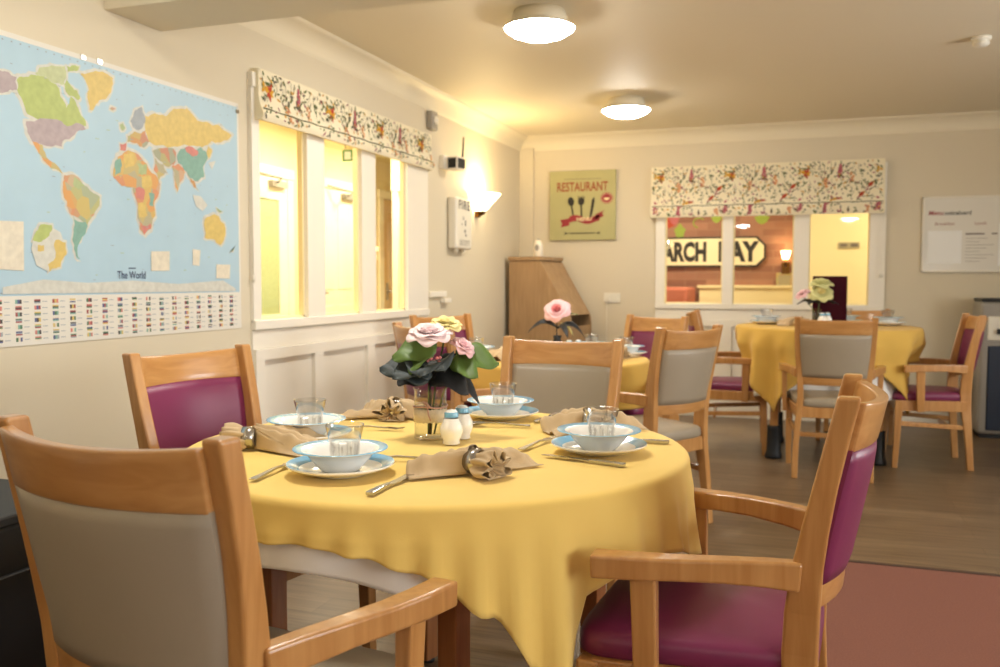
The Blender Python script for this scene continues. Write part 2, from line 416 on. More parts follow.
# panelled timber below and around the internal windows
def internal_window(n, left):
    """left wall: u runs along +y; back wall: u runs along +x. v is the distance out of the wall"""
    if left: P = lambda u, v, z: (XW+v, u, z)
    else: P = lambda u, v, z: (u, YB-v, z)
    def bx(mb, u0, v0, z0, u1, v1, z1, mat=None):
        a = P(u0, v0, z0); b = P(u1, v1, z1)
        mb.box(min(a[0], b[0]), min(a[1], b[1]), min(a[2], b[2]), max(a[0], b[0]), max(a[1], b[1]), max(a[2], b[2]), mat)
    if left: panes = [(3.705, 4.135), (4.315, 4.745), (4.925, 5.385)]; u0, u1, zt, zs = 3.64, 5.72, 2.10, .985
    else: panes = [(-1.195, -.70), (-.612, -.115), (.005, .475)]; u0, u1, zt, zs = -1.275, .595, 2.08, .985
    FD = .035
    fr = MB('white_paint')
    edges = [u0]+[e for p in panes for e in p]+[u1]
    for i in range(0, len(edges), 2): bx(fr, edges[i], -FD, zs-.01, edges[i+1], .020, zt)
    bx(fr, u0, -.07, zt, u1, .03, zt+.07)
    bx(fr, u0, -.10, zs-.045, u1, .030, zs)          # bottom rail
    bx(fr, u0, -.10, zs-.05, u1, .012, .845)          # plain fascia under the glass
    bx(fr, u0, .0, .79, u1, .030, .845)               # top rail of the panelling
    bx(fr, u0, .0, .0, u1, .030, .15)
    fr.box(*( (XW, u0, 0, XW+.006, u1, .8) if left else (u0, YB-.006, 0, u1, YB, .8)))
    st = [u0, *[(panes[i][1]+panes[i+1][0])/2 for i in range(2)], u1]
    for i, c in enumerate(st):
        w = .045
        a = max(c-w, u0) if i else u0; b = min(c+w, u1)
        if i == 0: b = u0+.075
        if i == 3: a = u1-.1 if left else u1-.08
        bx(fr, a, .0, .15, b, .030, .79)
    o = S('window_%d' % n, fr, bevel=.004)
    for a, b in panes:
        g = MB('window_glass'); q = [P(a, -.02, zs), P(b, -.02, zs), P(b, -.02, zt), P(a, -.02, zt)]; g.add(q, [(0, 1, 2, 3)]); g.build('window_pane', o)
    bd = MB('cream_paint')
    for a, b in panes:
        for (p0, p1, q0, q1) in ((a, a+.012, zs, zt), (b-.012, b, zs, zt), (a, b, zs, zs+.012)):
            bx(bd, p0, -.034, q0, p1, -.005, q1)
    struct(bd.build('glazing_bead', o))
    return o
internal_window(1, True); internal_window(2, False)

# ---- corridor seen through the left window
m = MB('cream_paint'); m.box(-4.32, 3.0, 0, -4.2, 12.0, ZC); m.box(-4.32, 2.9, 0, XW-.12, 3.0, ZC); S('wall_corridor', m)
m = MB('cream_paint'); m.box(XW-.12, YB+.12, 0, XW, 12.0, ZC); S('wall_passage', m)
m = MB('cream_paint'); m.box(-4.2, 9.9, 0, XW-.12, 10.0, ZC); S('wall_corridor_end', m)
def door(n, y0, y1, leaf, glazed=False):
    x = -4.2; fr = MB('corridor_white')
    fr.box(x, y0-.09, 0, x+.03, y0, 2.03); fr.box(x, y1, 0, x+.03, y1+.09, 2.03); fr.box(x, y0-.10, 2.032, x+.034, y1+.10, 2.12)
    o = S('door_%d' % n, fr, bevel=.004)
    lf = MB(leaf)
    if glazed:
        lf.box(x, y0, 0, x+.02, y1, .9); lf.box(x, y0, 1.85, x+.02, y1, 2.03); lf.box(x, y0, .9, x+.02, y0+.12, 1.85); lf.box(x, y1-.12, .9, x+.02, y1, 1.85)
        lf.box(x, y0+.12, .9, x+.008, y1-.12, 1.85, 'map_sage')
    else:
        lf.box(x, y0, 0, x+.02, y1, 2.03)
        for za, zb in ((.2, .95), (1.1, 1.9)):
            for ya, yb in ((y0+.1, (y0+y1)/2-.05), ((y0+y1)/2+.05, y1-.1)): lf.box(x+.02, ya, za, x+.026, yb, zb)
    struct(lf.build('door_leaf', o, bevel=.003))
    h = MB('dull_steel'); h.box(x+.02, y0+.05, .98, x+.03, y0+.09, 1.16); h.tube([(x+.03, y0+.07, 1.07), (x+.07, y0+.07, 1.07), (x+.07, y0+.18, 1.07)], .009); struct(h.build('door_handle', o))
    c = MB('grey_plastic'); c.box(x+.02, y1-.28, 1.95, x+.07, y1-.06, 2.0); c.tube([(x+.06, y1-.2, 1.99), (x+.2, y1-.35, 2.0), (x+.03, y1-.55, 2.05)], .008); struct(c.build('door_closer', o))
door(1, 5.75, 6.55, 'corridor_white', True); door(2, 6.95, 7.75, 'corridor_white'); door(3, 8.35, 9.2, 'tan_door')
# half open inner door nearer to the window
m = MB('corridor_white'); m.box(-3.86, 7.9, 0, -3.80, 7.98, 2.05); m.box(-2.75, 7.9, 0, -2.66, 7.98, 2.05); m.box(-3.87, 7.895, 2.052, -2.66, 7.985, 2.5); S('trim_5', m, bevel=.004)
ex = thing('exit_sign', 'green exit sign hanging in the corridor behind the left window', 'sign', (-3.3, 6.10, 2.135)); ex.scale = (.6, .6, .6)
m = MB('exit_green'); m.box(-.16, -.006, -.065, .16, .006, .075); m.build('sign_panel', ex)
m = MB('white_ink')
y = -.007
m.prism([(-.13, y, -.045), (-.04, y, -.045), (-.04, y, .055), (-.13, y, .055)], (0, .001, 0))
m.build('doorway_mark', ex)
m = MB('white_ink'); ellipse(m, (.03, y, .045), (1, 0, 0), (0, 0, 1), .012, .012, 'white_ink')
for a, b in (((.03, .032), (.015, -.005)), ((.015, -.005), (.045, -.045)), ((.015, -.005), (-.02, -.03)), ((.03, .025), (.06, .01)), ((.03, .025), (0, .01))):
    m.sweep([(a[0], y, a[1]), (b[0], y, b[1])], (.013, .001), up=(0, 1, 0))
m.prism([(.08, y, -.012), (.12, y, -.012), (.12, y, -.03), (.15, y, .005), (.12, y, .04), (.12, y, .022), (.08, y, .022)], (0, .001, 0)); m.build('pictogram', ex)
for x_ in (-.12, .12):
    m = MB('grey_plastic'); m.tube([(x_, 0, .075), (x_, 0, .608)], .004); m.build('hanger_rod', ex)

# ---- the room behind the back window: brick wall, street sign, settle
m = MB('brickwork'); m.box(-2.53, 9.62, 0, -.12, 9.74, ZC); S('wall_brick', m)
m = MB('cream_paint'); m.box(-.12, 9.2, 0, 3.4, 9.32, ZC); m.box(-.12, 9.32, 0, 0, 9.74, ZC); S('wall_pantry', m)
m = MB('cream_paint'); m.box(-1.08, 9.545, 0, -.14, 9.62, 1.13); m.box(-1.1, 9.52, 1.11, -.14, 9.62, 1.14); S('trim_6', m, bevel=.004)
sg = thing('street_sign', 'cream street name sign with black lettering on the brick wall behind the back window', 'sign', (-1.115, 9.60, 1.49))
m = MB('ink'); W, H, c = .70, .158, .085
def octo(w, h, k): return [(-w+k, -h), (w-k, -h), (w, -h+k), (w, h-k), (w-k, h), (-w+k, h), (-w, h-k), (-w, -h+k)]
m.prism([(p[0], 0, p[1]) for p in octo(W, H, c)], (0, -.02, 0)); m.build('sign_border', sg)
m = MB('sign_cream'); m.prism([(p[0], -.02, p[1]) for p in octo(W-.018, H-.018, c-.006)], (0, -.003, 0)); m.build('sign_plate', sg)
m = MB('ink'); put_text(m, 'ARCH', (-.37, -.0245, -.105), (1, 0, 0), (0, 0, 1), .215, 'ink', width=.47, bold=.05); m.build('lettering', sg)
m = MB('ink'); put_text(m, 'BAY', (.225, -.0245, -.105), (1, 0, 0), (0, 0, 1), .215, 'ink', width=.41, bold=.05); m.build('lettering', sg)
# painted poppies on the brickwork
plain('leaf_paint', srgb(150, 170, 70), .8)
mu = thing('painted_flowers', 'red poppy mural with green leaves on the brick wall behind the back window', 'mural', (0, 0, -.10))
for k, (cx, cz, rx, rz_, mt) in enumerate(((-1.42, 1.92, .10, .06, 'print_poppy'), (-1.36, 1.94, .05, .05, 'print_pink'), (-1.52, 1.80, .055, .045, 'leaf_paint'), (-1.30, 1.81, .055, .075, 'leaf_paint'), (-.92, 1.94, .05, .04, 'leaf_paint'), (-.46, 1.93, .07, .05, 'leaf_paint'))):
    n = 16; y = 9.618-.0006*k
    q = MB(mt); q.add([(cx+rx*(1+.2*math.sin(5*t))*math.cos(t), y, cz+rz_*(1+.2*math.cos(4*t))*math.sin(t)) for t in [2*PI*i/n for i in range(n)]], [tuple(range(n))], mt); q.build('painted_leaf' if mt == 'leaf_paint' else 'painted_petal', mu)
q = MB('leaf_paint'); q.tube([(-1.1+.06*math.cos(t), 9.617, 1.90+.05*math.sin(t)) for t in [PI*.2+i*.3 for i in range(14)]], .007, 6, 'leaf_paint'); q.build('painted_tendril', mu)
so = thing('sofa', 'red brick-coloured sofa end below the street sign behind the back window', 'sofa', (-1.62, 9.2, 0))
m = MB('sofa_red'); m.box(-.7, -.3, 0, .22, .32, .45); m.build('seat', so, bevel=.03)
m = MB('sofa_red'); m.box(-.7, .2, .4, .22, .4, 1.14); m.build('backrest', so, bevel=.03)
m = MB('sofa_red'); m.box(.24, -.3, .1, .5, .40, 1.12); m.build('armrest', so, bevel=.03)
wl = thing('wall_lantern', 'small shaded wall lamp at the right end of the brick wall', 'lamp', (-.215, 9.6, 1.36))
m = MB('brass'); m.box(-.04, -.03, -.1, .04, .02, .02); m.tube([(0, -.02, -.02), (0, -.1, .0), (0, -.1, .04)], .012); m.build('bracket', wl)
m = MB('sconce_glow'); m.lathe([(.03, .05), (.05, .13)], 20, c=(0, -.1, 0)); m.build('lamp_shade', wl)
pc = thing('framed_picture', 'small framed picture under the wall lamp on the brick wall', 'picture', (-.225, 9.6, 1.15))
m = MB('map_tan'); m.box(-.08, -.02, -.12, .08, .02, .12); m.build('frame', pc, bevel=.003)
m = MB('picture_grey'); m.box(-.06, -.024, -.095, .06, -.019, .095); m.build('print', pc)
nt_ = thing('notice_plate', 'small grey notice on the cream wall seen through the right pane of back window', 'sign', (.37, 9.195, 1.53), 0)
nt_.scale = (.8, .8, .8)
m = MB('picture_grey'); m.box(-.12, -.006, -.035, .12, .004, .035); m.build('plate', nt_)
m = MB('ink_grey'); m.box(-.10, -.008, -.015, -.02, -.006, .015); m.box(.02, -.008, -.02, .10, -.006, .02); m.build('printed_marks', nt_)

# ------------------------------------------------------------------ ceiling lights
def ceiling_lamp(x, y, label, first=[]):
    if first: return copy_tree(first[0], label, (x, y, ZC))
    t = thing('ceiling_light', label, 'light', (x, y, ZC), group='round ceiling lights'); first.append(t)
    b = MB('cornice'); b.lathe([(0, 0), (.125, 0), (.135, -.03), (.14, -.06), (.13, -.075), (0, -.075)], 40); b.build('base_ring', t)
    d = MB('cornice'); d.lathe([(.13, -.066), (.15, -.068), (.172, -.074), (.178, -.082), (.172, -.084)], 40); d.build('trim_ring', t)
    d = MB('lamp_glow'); d.lathe([(.174, -.082), (.168, -.090), (.135, -.112), (.09, -.128), (.045, -.136), (0, -.138)], 40); d.build('diffuser', t)
    return t
ceiling_lamp(-1.27, 4.25, 'round glowing ceiling light nearest the camera, in front of the beam side')
ceiling_lamp(-1.27, 6.45, 'round glowing ceiling light farther away, above the middle table')
ceiling_lamp(-1.2, 2.05, 'round ceiling light above the near dining table, out of view above the beam')
ceiling_lamp(-1.37, -4.4, 'round ceiling light at the rear end of the room near the window')
ceiling_lamp(.75, -2.9, 'round ceiling light above the red carpet behind the camera')
sd = thing('smoke_detector', 'white round smoke detector on the ceiling at the right', 'detector', (.86, 5.46, ZC))
m = MB('white_plastic'); m.lathe([(0, 0), (.05, 0), (.052, -.012), (.045, -.02), (0, -.02)], 28); m.build('base', sd)
m = MB('white_plastic'); m.lathe([(.036, -.02), (.034, -.026), (.042, -.03), (.042, -.04), (.03, -.05), (.012, -.054), (0, -.054)], 28); m.build('sensor_head', sd)

# sconce
sc_ = thing('wall_sconce', 'glowing half-bowl glass wall light near the back left corner', 'lamp', (XW, 6.72, 1.76))
m = MB('sconce_glow')
def bowl(u, v):
    a = -PI/2+PI*u; r = (.05+.10*v)*(1 if 1 else 1)
    return (.012+r*math.cos(a)*1.25, r*math.sin(a)*1.15, -.02+.135*v)
m.grid(bowl, 20, 6); m.build('glass_shade', sc_, solid=.005)
m = MB('brass'); m.lathe([(0, -.02), (.05, -.018), (.04, -.04), (.015, -.055), (0, -.058)], 20, c=(.035, 0, 0)); m.box(0, -.03, -.07, .03, .03, .02); m.build('bracket', sc_, bevel=.004)
FILL_SCONCES = []  # extra sconce copies out of view, added to brighten the ceiling
for x_, y_, s_, lab in ((XW, -.6, 0, 'added fill wall light on the left wall behind the camera, left of the map'), (XR, 2.4, PI, 'added fill wall light on the right wall, out of view beside the carpet')):
    q = copy_tree(sc_, lab, (x_, y_, 1.76)); q.rotation_euler.z = s_; FILL_SCONCES.append((x_+(.1 if x_ < 0 else -.1), y_))

# ------------------------------------------------------------------ dining chairs
def yp(z):
    P = [(-.005, -.206), (.2, -.190), (.40, -.172), (.52, -.170), (.66, -.182), (.80, -.209), (.90, -.231), (.98, -.249)]
    for (a, ya), (b, yb) in zip(P, P[1:]):
        if z <= b: return ya+(yb-ya)*(z-a)/(b-a)
    return P[-1][1]
def wd(z): return .040+.026*math.exp(-((z-.5)/.22)**2)
HALF = .2115
def px_(z): return HALF-.025*math.exp(-((z-.5)/.22)**2)
def slab(mb, z0, z1, a, t, bow, ins=.013, nu=14, nz=3, dip=0, puff=0, mat=None, yoff=0):
    """curved panel between the back posts"""
    for side in (1, -1):
        def fn(u, v):
            q = 2*u-1; z = z0+(z1-z0)*v; a = px_(z)-ins
            if dip: z += dip*(v)*(-(1-q*q)) if dip > 0 else 0
            th = t/2+puff*(1-abs(q)**5)*(1-abs(2*v-1)**5)
            return (q*a, yp(z)+yoff-bow*(1-q*q)+side*th, z)
        mb.grid(fn, nu, nz, mat, smooth=True, flip=(side < 0))
    for v in (0, 1):
        def ed(u, w):
            q = 2*u-1; z = z0+(z1-z0)*v; a = px_(z)-ins
            if dip: z += dip*v*(-(1-q*q))
            return (q*a, yp(z)+yoff-bow*(1-q*q)+(2*w-1)*t/2, z)
        mb.grid(ed, nu, 1, mat, smooth=False)
    for q in (-1, 1):
        def ee(u, w):
            z = z0+(z1-z0)*u; a = px_(z)-ins
            return (q*a, yp(z)+yoff+(2*w-1)*t/2, z)
        mb.grid(ee, nz, 1, mat, smooth=False)
def make_chair(label, fabric, arms=True, group='dining armchairs'):
    t = thing('dining_armchair', label, 'chair', group=group)
    for s in (-1, 1):
        m = MB('beech'); zs = [0, .1, .2, .3, .4, .48, .56, .64, .72, .80, .88, .94, .972]
        fr = [(yp(z)+wd(z)/2, z) for z in zs]; bk = [(yp(z)-wd(z)/2, z) for z in zs]
        n = len(zs); pts = []
        for dx in (-.018, .018):
            for (a, b) in zip(fr, bk): pts += [(s*px_(a[1])+dx, a[0], a[1]), (s*px_(b[1])+dx, b[0], b[1])]
        fs = []
        for k in range(n-1):
            a = 2*k; o = 2*n
            fs += [(a, a+1, a+3, a+2), (o+a, o+a+2, o+a+3, o+a+1), (a, a+2, o+a+2, o+a), (a+1, o+a+1, o+a+3, a+3)]
        fs += [(0, 2*n, 2*n+1, 1), (2*n-2, 2*n-1, 4*n-1, 4*n-2)]
        m.add(pts, fs); m.build('rear_leg', t, bevel=.006, seg=3)
        m = MB('beech'); m.sweep([(s*.246, .238, 0), (s*.248, .230, .2), (s*.246, .222, .43)], [(.032, .034), (.038, .040), (.044, .046)], up=(0, 1, 0)); m.build('front_leg', t, bevel=.005)
        m = MB('beech'); m.sweep([(s*.246, .22, .285), (s*.200, -.18, .265)], (.018, .030)); m.build('side_stretcher', t, bevel=.004)
        if arms:
            m = MB('beech')
            path = [(s*.205, -.168, .632), (s*.226, -.11, .638), (s*.254, -.03, .642), (s*.276, .05, .642), (s*.288, .12, .640), (s*.292, .205, .636)]
            m.sweep(path, [(.034, .056), (.036, .050), (.040, .044), (.046, .042), (.050, .044), (.052, .046)]); m.build('arm', t, bevel=.006, seg=3)
            m = MB('beech'); m.sweep([(s*.276, .098, .365), (s*.278, .102, .46), (s*.282, .106, .62)], [(.026, .046), (.028, .046), (.032, .050)], up=(0, 1, 0)); m.build('arm_support', t, bevel=.004)
    m = MB('beech_rail'); m.sweep([(-.205, -.10, .25), (.205, -.10, .25)], (.018, .028)); m.build('cross_stretcher', t, bevel=.003)
    m = MB('beech_rail'); slab(m, .868, .960, HALF-.014, .024, .042, nz=4, dip=.008, yoff=-.020); m.build('crest_rail', t, bevel=.004)
    m = MB('beech_rail'); slab(m, .565, .618, px_(.59)-.012, .022, .038, yoff=-.018); m.build('lower_rail', t, bevel=.003)
    m = MB(fabric); slab(m, .612, .872, HALF-.016, .020, .041, nz=10, puff=.009, yoff=-.020); m.build('backrest', t)
    # seat frame
    m = MB('beech'); m.box(-.235, .210, .365, .235, .237, .432); m.box(-.185, -.195, .365, .185, -.17, .432)
    for s in (-1, 1): m.sweep([(s*.248, .22, .398), (s*.198, -.18, .398)], (.026, .067))
    m.build('seat_frame', t, bevel=.004)
    # seat cushion
    m = MB(fabric); N = 64
    def outline(a):
        c, s_ = math.cos(a), math.sin(a); e = .28
        x = math.copysign(abs(c)**e, c); y = math.copysign(abs(s_)**e, s_)
        w = .232+.026*(y+1)/2*1.0 if y > -1 else .232
        return x*(.192+.068*(y+1)/2), (.03+y*.232)
    rings = [(.97, .430), (1.0, .437), (1.0, .462), (.985, .474), (.93, .482), (.75, .488), (.4, .492), (.0, .493)]
    pts = []
    for k, z in rings:
        for i in range(N):
            x, y = outline(2*PI*i/N); pts.append((x*k, .025+(y-.025)*k, z))
    fs = [(r*N+i, r*N+(i+1) % N, (r+1)*N+(i+1) % N, (r+1)*N+i) for r in range(len(rings)-1) for i in range(N)]
    fs.append(tuple(reversed(range(N))))
    m.add(pts, fs, smooth=True); m.build('seat', t)
    return t
grey = make_chair('beech armchair with taupe back in the left foreground, nearest the camera', 'taupe')
plum = make_chair('beech armchair with plum seat and back at right of the near table', 'plum')
grey.location = (-.902, 1.240, 0); grey.rotation_euler.z = -7.2*D2R
plum.location = (-.158, 1.922, 0); plum.rotation_euler.z = 86.5*D2R
CH = [
 (plum, -1.527, 2.185, -100.5, 'beech armchair with plum back against the left wall under the world map'),
 (grey, -.860, 2.896, 176.6, 'beech armchair with taupe back on the far side of the near table'),
 (grey, -.720, 4.288, 59.4, 'beech armchair with taupe seat seen from behind, at right of the middle table'),
 (grey, .157, 5.77, 1, 'beech armchair with taupe back seen squarely from behind at the far table'),
 (plum, .767, 6.343, 93.6, 'beech armchair with plum seat in side view beside the water cooler'),
 (plum, -.505, 6.45, -86, 'beech armchair with plum seat at left of the far table, below the back window'),
 (plum, -.985, 5.20, 150, 'beech armchair with plum back facing the camera on the far side of the middle table'),
 (plum, -1.943, 4.97, -120, 'beech armchair at the far left of the middle table, beside the left window panelling'),
 (plum, -1.64, 4.14, -30, 'beech armchair at the near left of the middle table, mostly hidden by the flowers'),
 (grey, .36, 7.17, 176, 'beech armchair behind the far table, below the back window, mostly hidden'),
]
for src, x, y, a, lab in CH: copy_tree(src, lab, (x, y, 0), a*D2R)

# ------------------------------------------------------------------ tables with their cloths
def table(name_label, cx, cy, R, z, leg_r, leg_a, boots=False):
    t = thing('dining_table', name_label, 'table', (cx, cy, 0), group='round dining tables')
    m = MB('beech'); m.lathe([(0, z-.032), (R-.02, z-.032), (R-.012, z-.026), (R-.01, z-.006), (R-.016, z-.002), (0, z-.002)], 64, smooth=False); m.build('tabletop', t)
    m = MB('dark_wood')
    a0 = leg_a*D2R
    Q = [(leg_r*math.cos(a0+k*PI/2), leg_r*math.sin(a0+k*PI/2)) for k in range(4)]
    for k in range(4):
        a, b = Q[k], Q[(k+1) % 4]; m.sweep([(a[0], a[1], z-.075), (b[0], b[1], z-.075)], (.022, .085))
    m.build('apron', t)
    for x, y in Q:
        zb = .01 if not boots else .02
        m = MB('beech' if boots else 'dark_wood'); m.sweep([(x, y, zb), (x, y, z-.034)], (.052, .052), up=(math.cos(a0+PI/4), math.sin(a0+PI/4), 0)); lg = m.build('leg', t, bevel=.004)
        m = MB('black_rubber')
        if boots: m.lathe([(0, 0), (.056, 0), (.056, .02), (.046, .05), (.042, .20), (.044, .215), (.036, .22)], 20, c=(x, y, 0)); m.build('leg_raiser', lg)
        else: m.lathe([(0, 0), (.026, 0), (.026, .012), (0, .012)], 16, c=(x, y, 0)); m.build('foot', lg)
    return t
def cloth(name, label, mat, cx, cy, R, z, L, fold, nu=300, nv=30, cat='tablecloth', group='tablecloths', th=.0018, zoff=0):
    """L(angle) = distance from the centre to the cloth edge before it drops; fold(angle, drop) = how far it stands out"""
    m = MB(mat); er = .014
    def fn(u, v):
        a = 2*PI*u; drop = max(L(a)-R, .02)
        if v < .4:
            r = (R-er)*(v/.4); zz = z+zoff
            return (cx+r*math.cos(a), cy+r*math.sin(a), zz)
        if v < .5:
            q = (v-.4)/.1*PI/2; r = R-er+(er+.003)*math.sin(q); zz = z+zoff-er*(1-math.cos(q))
            return (cx+r*math.cos(a), cy+r*math.sin(a), zz)
        w = (v-.5)/.5; d = er+(drop-er)*w
        r = R+.003+fold(a, drop*w, w)
        return (cx+r*math.cos(a), cy+r*math.sin(a), z+zoff-d)
    m.grid(fn, nu, nv, wrap_u=True)
    o = m.build(name, solid=th)
    return tag(o, label, cat, group)
def sq(s, mid):
    def L(a):
        d = (a-mid*D2R+PI/4) % (PI/2)-PI/4
        return s/math.cos(d)
    return L
def rect(s1, s2, mid):
    def L(a):
        c = a-mid*D2R; m_ = 0.0
        for ang, s in ((0, s1), (PI/2, s2), (PI, .80), (-PI/2, .74)):
            m_ = max(m_, math.cos(c-ang)/s)
        return 1/m_
    return L
L1 = [(-180, .68), (-150, .69), (-132, .90), (-115, .78), (-98, .722), (-90, .718), (-80, .730), (-70, .76), (-58, .845), (-50, .96), (-48, 1.06), (-46, 1.09), (-42, .96), (-40, .90), (-38, .84), (-33, .815), (-25, .80), (-15, .80), (-4, .845), (5, .86), (15, .82), (25, .83), (40, .90), (50, .70), (70, .69), (117, .69), (124, .80), (132, .90), (142, .70), (180, .68)]
def tabL(T):
    def L(a):
        d = math.degrees((a+PI) % (2*PI)-PI)
        for (a0, l0), (a1, l1) in zip(T, T[1:]):
            if d <= a1: q = (d-a0)/(a1-a0); q = q*q*(3-2*q); return l0+(l1-l0)*q
        return T[-1][1]
    return L
def adiff(a, b): return (a-b+PI) % (2*PI)-PI
def bump_(a, c, w): return math.exp(-(adiff(a, c*D2R)/(w*D2R))**2)

T1 = (-.899, 2.098, .638, .75)
table('near round dining table under a pale yellow cloth, laid for four', T1[0], T1[1], T1[2], T1[3], .42, 118)
def f1(a, d, w):
    s = min(1, d/.06); g = 0
    for c, wd_, am in ((-104, 3, .012), (-113, 3, .006), (-96, 2.6, .024), (-88, 2.6, .022), (-81, 2.2, .030), (-74, 2.4, .026), (-67.5, 2.4, .034), (-60.5, 2.4, .030), (-53.5, 2.6, .036), (-46.5, 3, .046), (-29, 3, .034), (-22, 2.5, .018), (-15, 2.5, .030), (-8, 2.2, .018), (-2, 2.5, .030), (5, 2.5, .020), (15, 4, .022), (28, 5, .03), (40, 6, .05), (60, 6, .005), (80, 6, .005), (110, 6, .005), (130, 7, .06), (160, 6, .02), (185, 6, .02), (205, 6, .02), (222, 7, .06), (240, 6, .02)):
        g += am*bump_(a, c, wd_)
    g -= .022*bump_(a, -39, 4)+.06*bump_(a, 13, 7)
    return (.008+1.25*g*(.40+.60*w)*(.22+.78*min(1, d/.24)))*s+.003*math.sin(17*a)*w
def f1w(a, d, w): return -.004*min(1, d/.03)+(.004+.006*math.sin(11*a+1)+.004*math.sin(19*a))*w-.003-(.030*bump_(a, -38, 9)+.09*bump_(a, 13, 9))*min(1, max(0, d-.036)/.05)
cloth('tablecloth', 'pale yellow cloth draped over the near round table', 'yellow_cloth', *T1, tabL(L1), f1, zoff=.004)
cloth('undercloth', 'white undercloth showing below the pale yellow cloth of the near table', 'white_cloth', T1[0], T1[1], T1[2]-.001, T1[3], lambda a: T1[2]+.152+.014*math.sin(5*a+.6)+.008*math.sin(9*a)-.11*(bump_(a, 178, 28)+bump_(a, 88, 22)), f1w, zoff=.0005)

T2 = (-1.40, 4.72, .60, .75)
table('middle round dining table under a mustard cloth, with one pink rose', *T2, .27, 5)
def push(a, d, P): return -sum(p*bump_(a, c, wd_) for c, wd_, p in P)*min(1, max(0, d-.02)/.18)**1.3
L2 = [(-180, .66), (-118, .66), (-100, .84), (-50, .88), (-32, .84), (-5, .84), (12, .66), (82, .66), (95, .80), (118, .80), (132, .66), (180, .66)]
def f2w(a, d, w): return -.004+.004*math.sin(9*a)*w+push(a, d, P2)
P2 = [(-32, 24, .09), (222, 26, .14), (155, 26, .12), (49, 26, .10)]
def f2(a, d, w): return push(a, d, P2)+(.008+(.018+.012*math.sin(3*a))*(1+math.sin(13*a+2*math.sin(2*a)))*.5)*min(1, d/.1)+.03*w*max(0, math.cos(4*a+.4))
cloth('tablecloth', 'mustard cloth draped over the middle round table behind the taupe chairs', 'mustard_cloth', *T2, tabL(L2), f2, zoff=.004)
cloth('undercloth', 'white undercloth below the mustard cloth of the middle table', 'white_cloth', T2[0], T2[1], T2[2]-.002, T2[3], lambda a: tabL(L2)(a)-.015, f2w, zoff=.0005)
T3 = (.13, 6.48, .60, .87)
table('far round dining table raised on black leg raisers below the back window', *T3, .455, 45, boots=True)
P3 = [(-12, 26, .17), (183, 26, .17), (-88, 26, .17), (72, 26, .17)]
def f3(a, d, w): return push(a, d, P3)+(.010+.052*(1+math.sin(15*a+1.5*math.sin(3*a)))*.5*(.5+w))*min(1, d/.1)+.02*w*max(0, math.cos(4*a))
cloth('tablecloth', 'mustard cloth draped over the far round table below the back window', 'mustard_cloth', *T3, sq(.815, -78), f3, zoff=.004)
def f3w(a, d, w): return push(a, d, P3)-.012*w+.012*math.sin(17*a)*w-.004
cloth('undercloth', 'long white undercloth hanging below the mustard cloth of the far table', 'white_cloth', T3[0], T3[1], T3[2]-.002, T3[3], lambda a: T3[2]+.47+.03*math.sin(4*a+1), f3w, zoff=.0005)

# ------------------------------------------------------------------ tableware
ZT = .7575      # top of the near cloth
def mk_plate(label, loc, grp='dinner plates'):
    t = thing('dinner_plate', label, 'plate', loc, group=grp)
    m = MB('china'); m.lathe([(0, .0), (.062, 0), (.066, .004), (.085, .008), (.114, .019), (.118, .022), (.117, .0245)], 56)
    m.lathe([(0, .006), (.06, .006), (.072, .0085), (.09, .0145)], 56); m.build('body', t)
    r = MB('blue_glaze'); r.lathe([(.09, .0145), (.110, .0225), (.117, .0245)], 56); r.build('rim_band', t)
    return t
def mk_bowl(label, loc, grp='soup bowls'):
    t = thing('soup_bowl', label, 'bowl', loc, group=grp)
    m = MB('china'); m.lathe([(0, 0), (.040, 0), (.043, .003), (.050, .010), (.066, .028), (.074, .040), (.082, .043), (.1025, .0475), (.1035, .049)], 56)
    m.lathe([(0, .007), (.035, .007), (.052, .016), (.066, .032), (.073, .044), (.084, .047)], 56); m.build('body', t)
    r = MB('blue_glaze'); r.lathe([(.084, .047), (.1025, .0505), (.1035, .049)], 56); r.build('rim_band', t)
    return t
def mk_glass(label, loc, grp='tumblers'):
    m = MB('tumbler_glass')
    prof = [(0, 0), (.027, 0), (.029, .003), (.0305, .045), (.0335, .050), (.042, .088), (.043, .0915), (.0415, .091), (.0405, .087), (.032, .052), (.0285, .046), (.027, .012), (0, .010)]
    m.lathe(prof, 40)
    for k in range(10):     # moulded flutes on the lower half
        a = 2*PI*k/10; m.tube([(.0290*math.cos(a), .0290*math.sin(a), .004), (.0315*math.cos(a), .0315*math.sin(a), .046)], .0022, 6)
    o = m.build('glass_tumbler'); o.location = loc
    return tag(o, label, 'glass', grp)
def mk_knife(label, loc, rz):
    t = thing('table_knife', label, 'knife', loc, rz, 'table knives')
    m = MB('steel'); m.sweep([(0, -.11, .004), (0, -.06, .0045), (0, -.02, .004)], [(.018, .008), (.014, .009), (.012, .007)]); m.build('handle', t, bevel=.0015)
    m = MB('steel'); m.prism([(-.007, -.02, .003), (.006, -.02, .003), (.012, .0, .003), (.013, .07, .003), (.005, .10, .003), (-.005, .108, .003), (-.007, .10, .003)], (0, 0, .002)); m.build('blade', t)
    return t
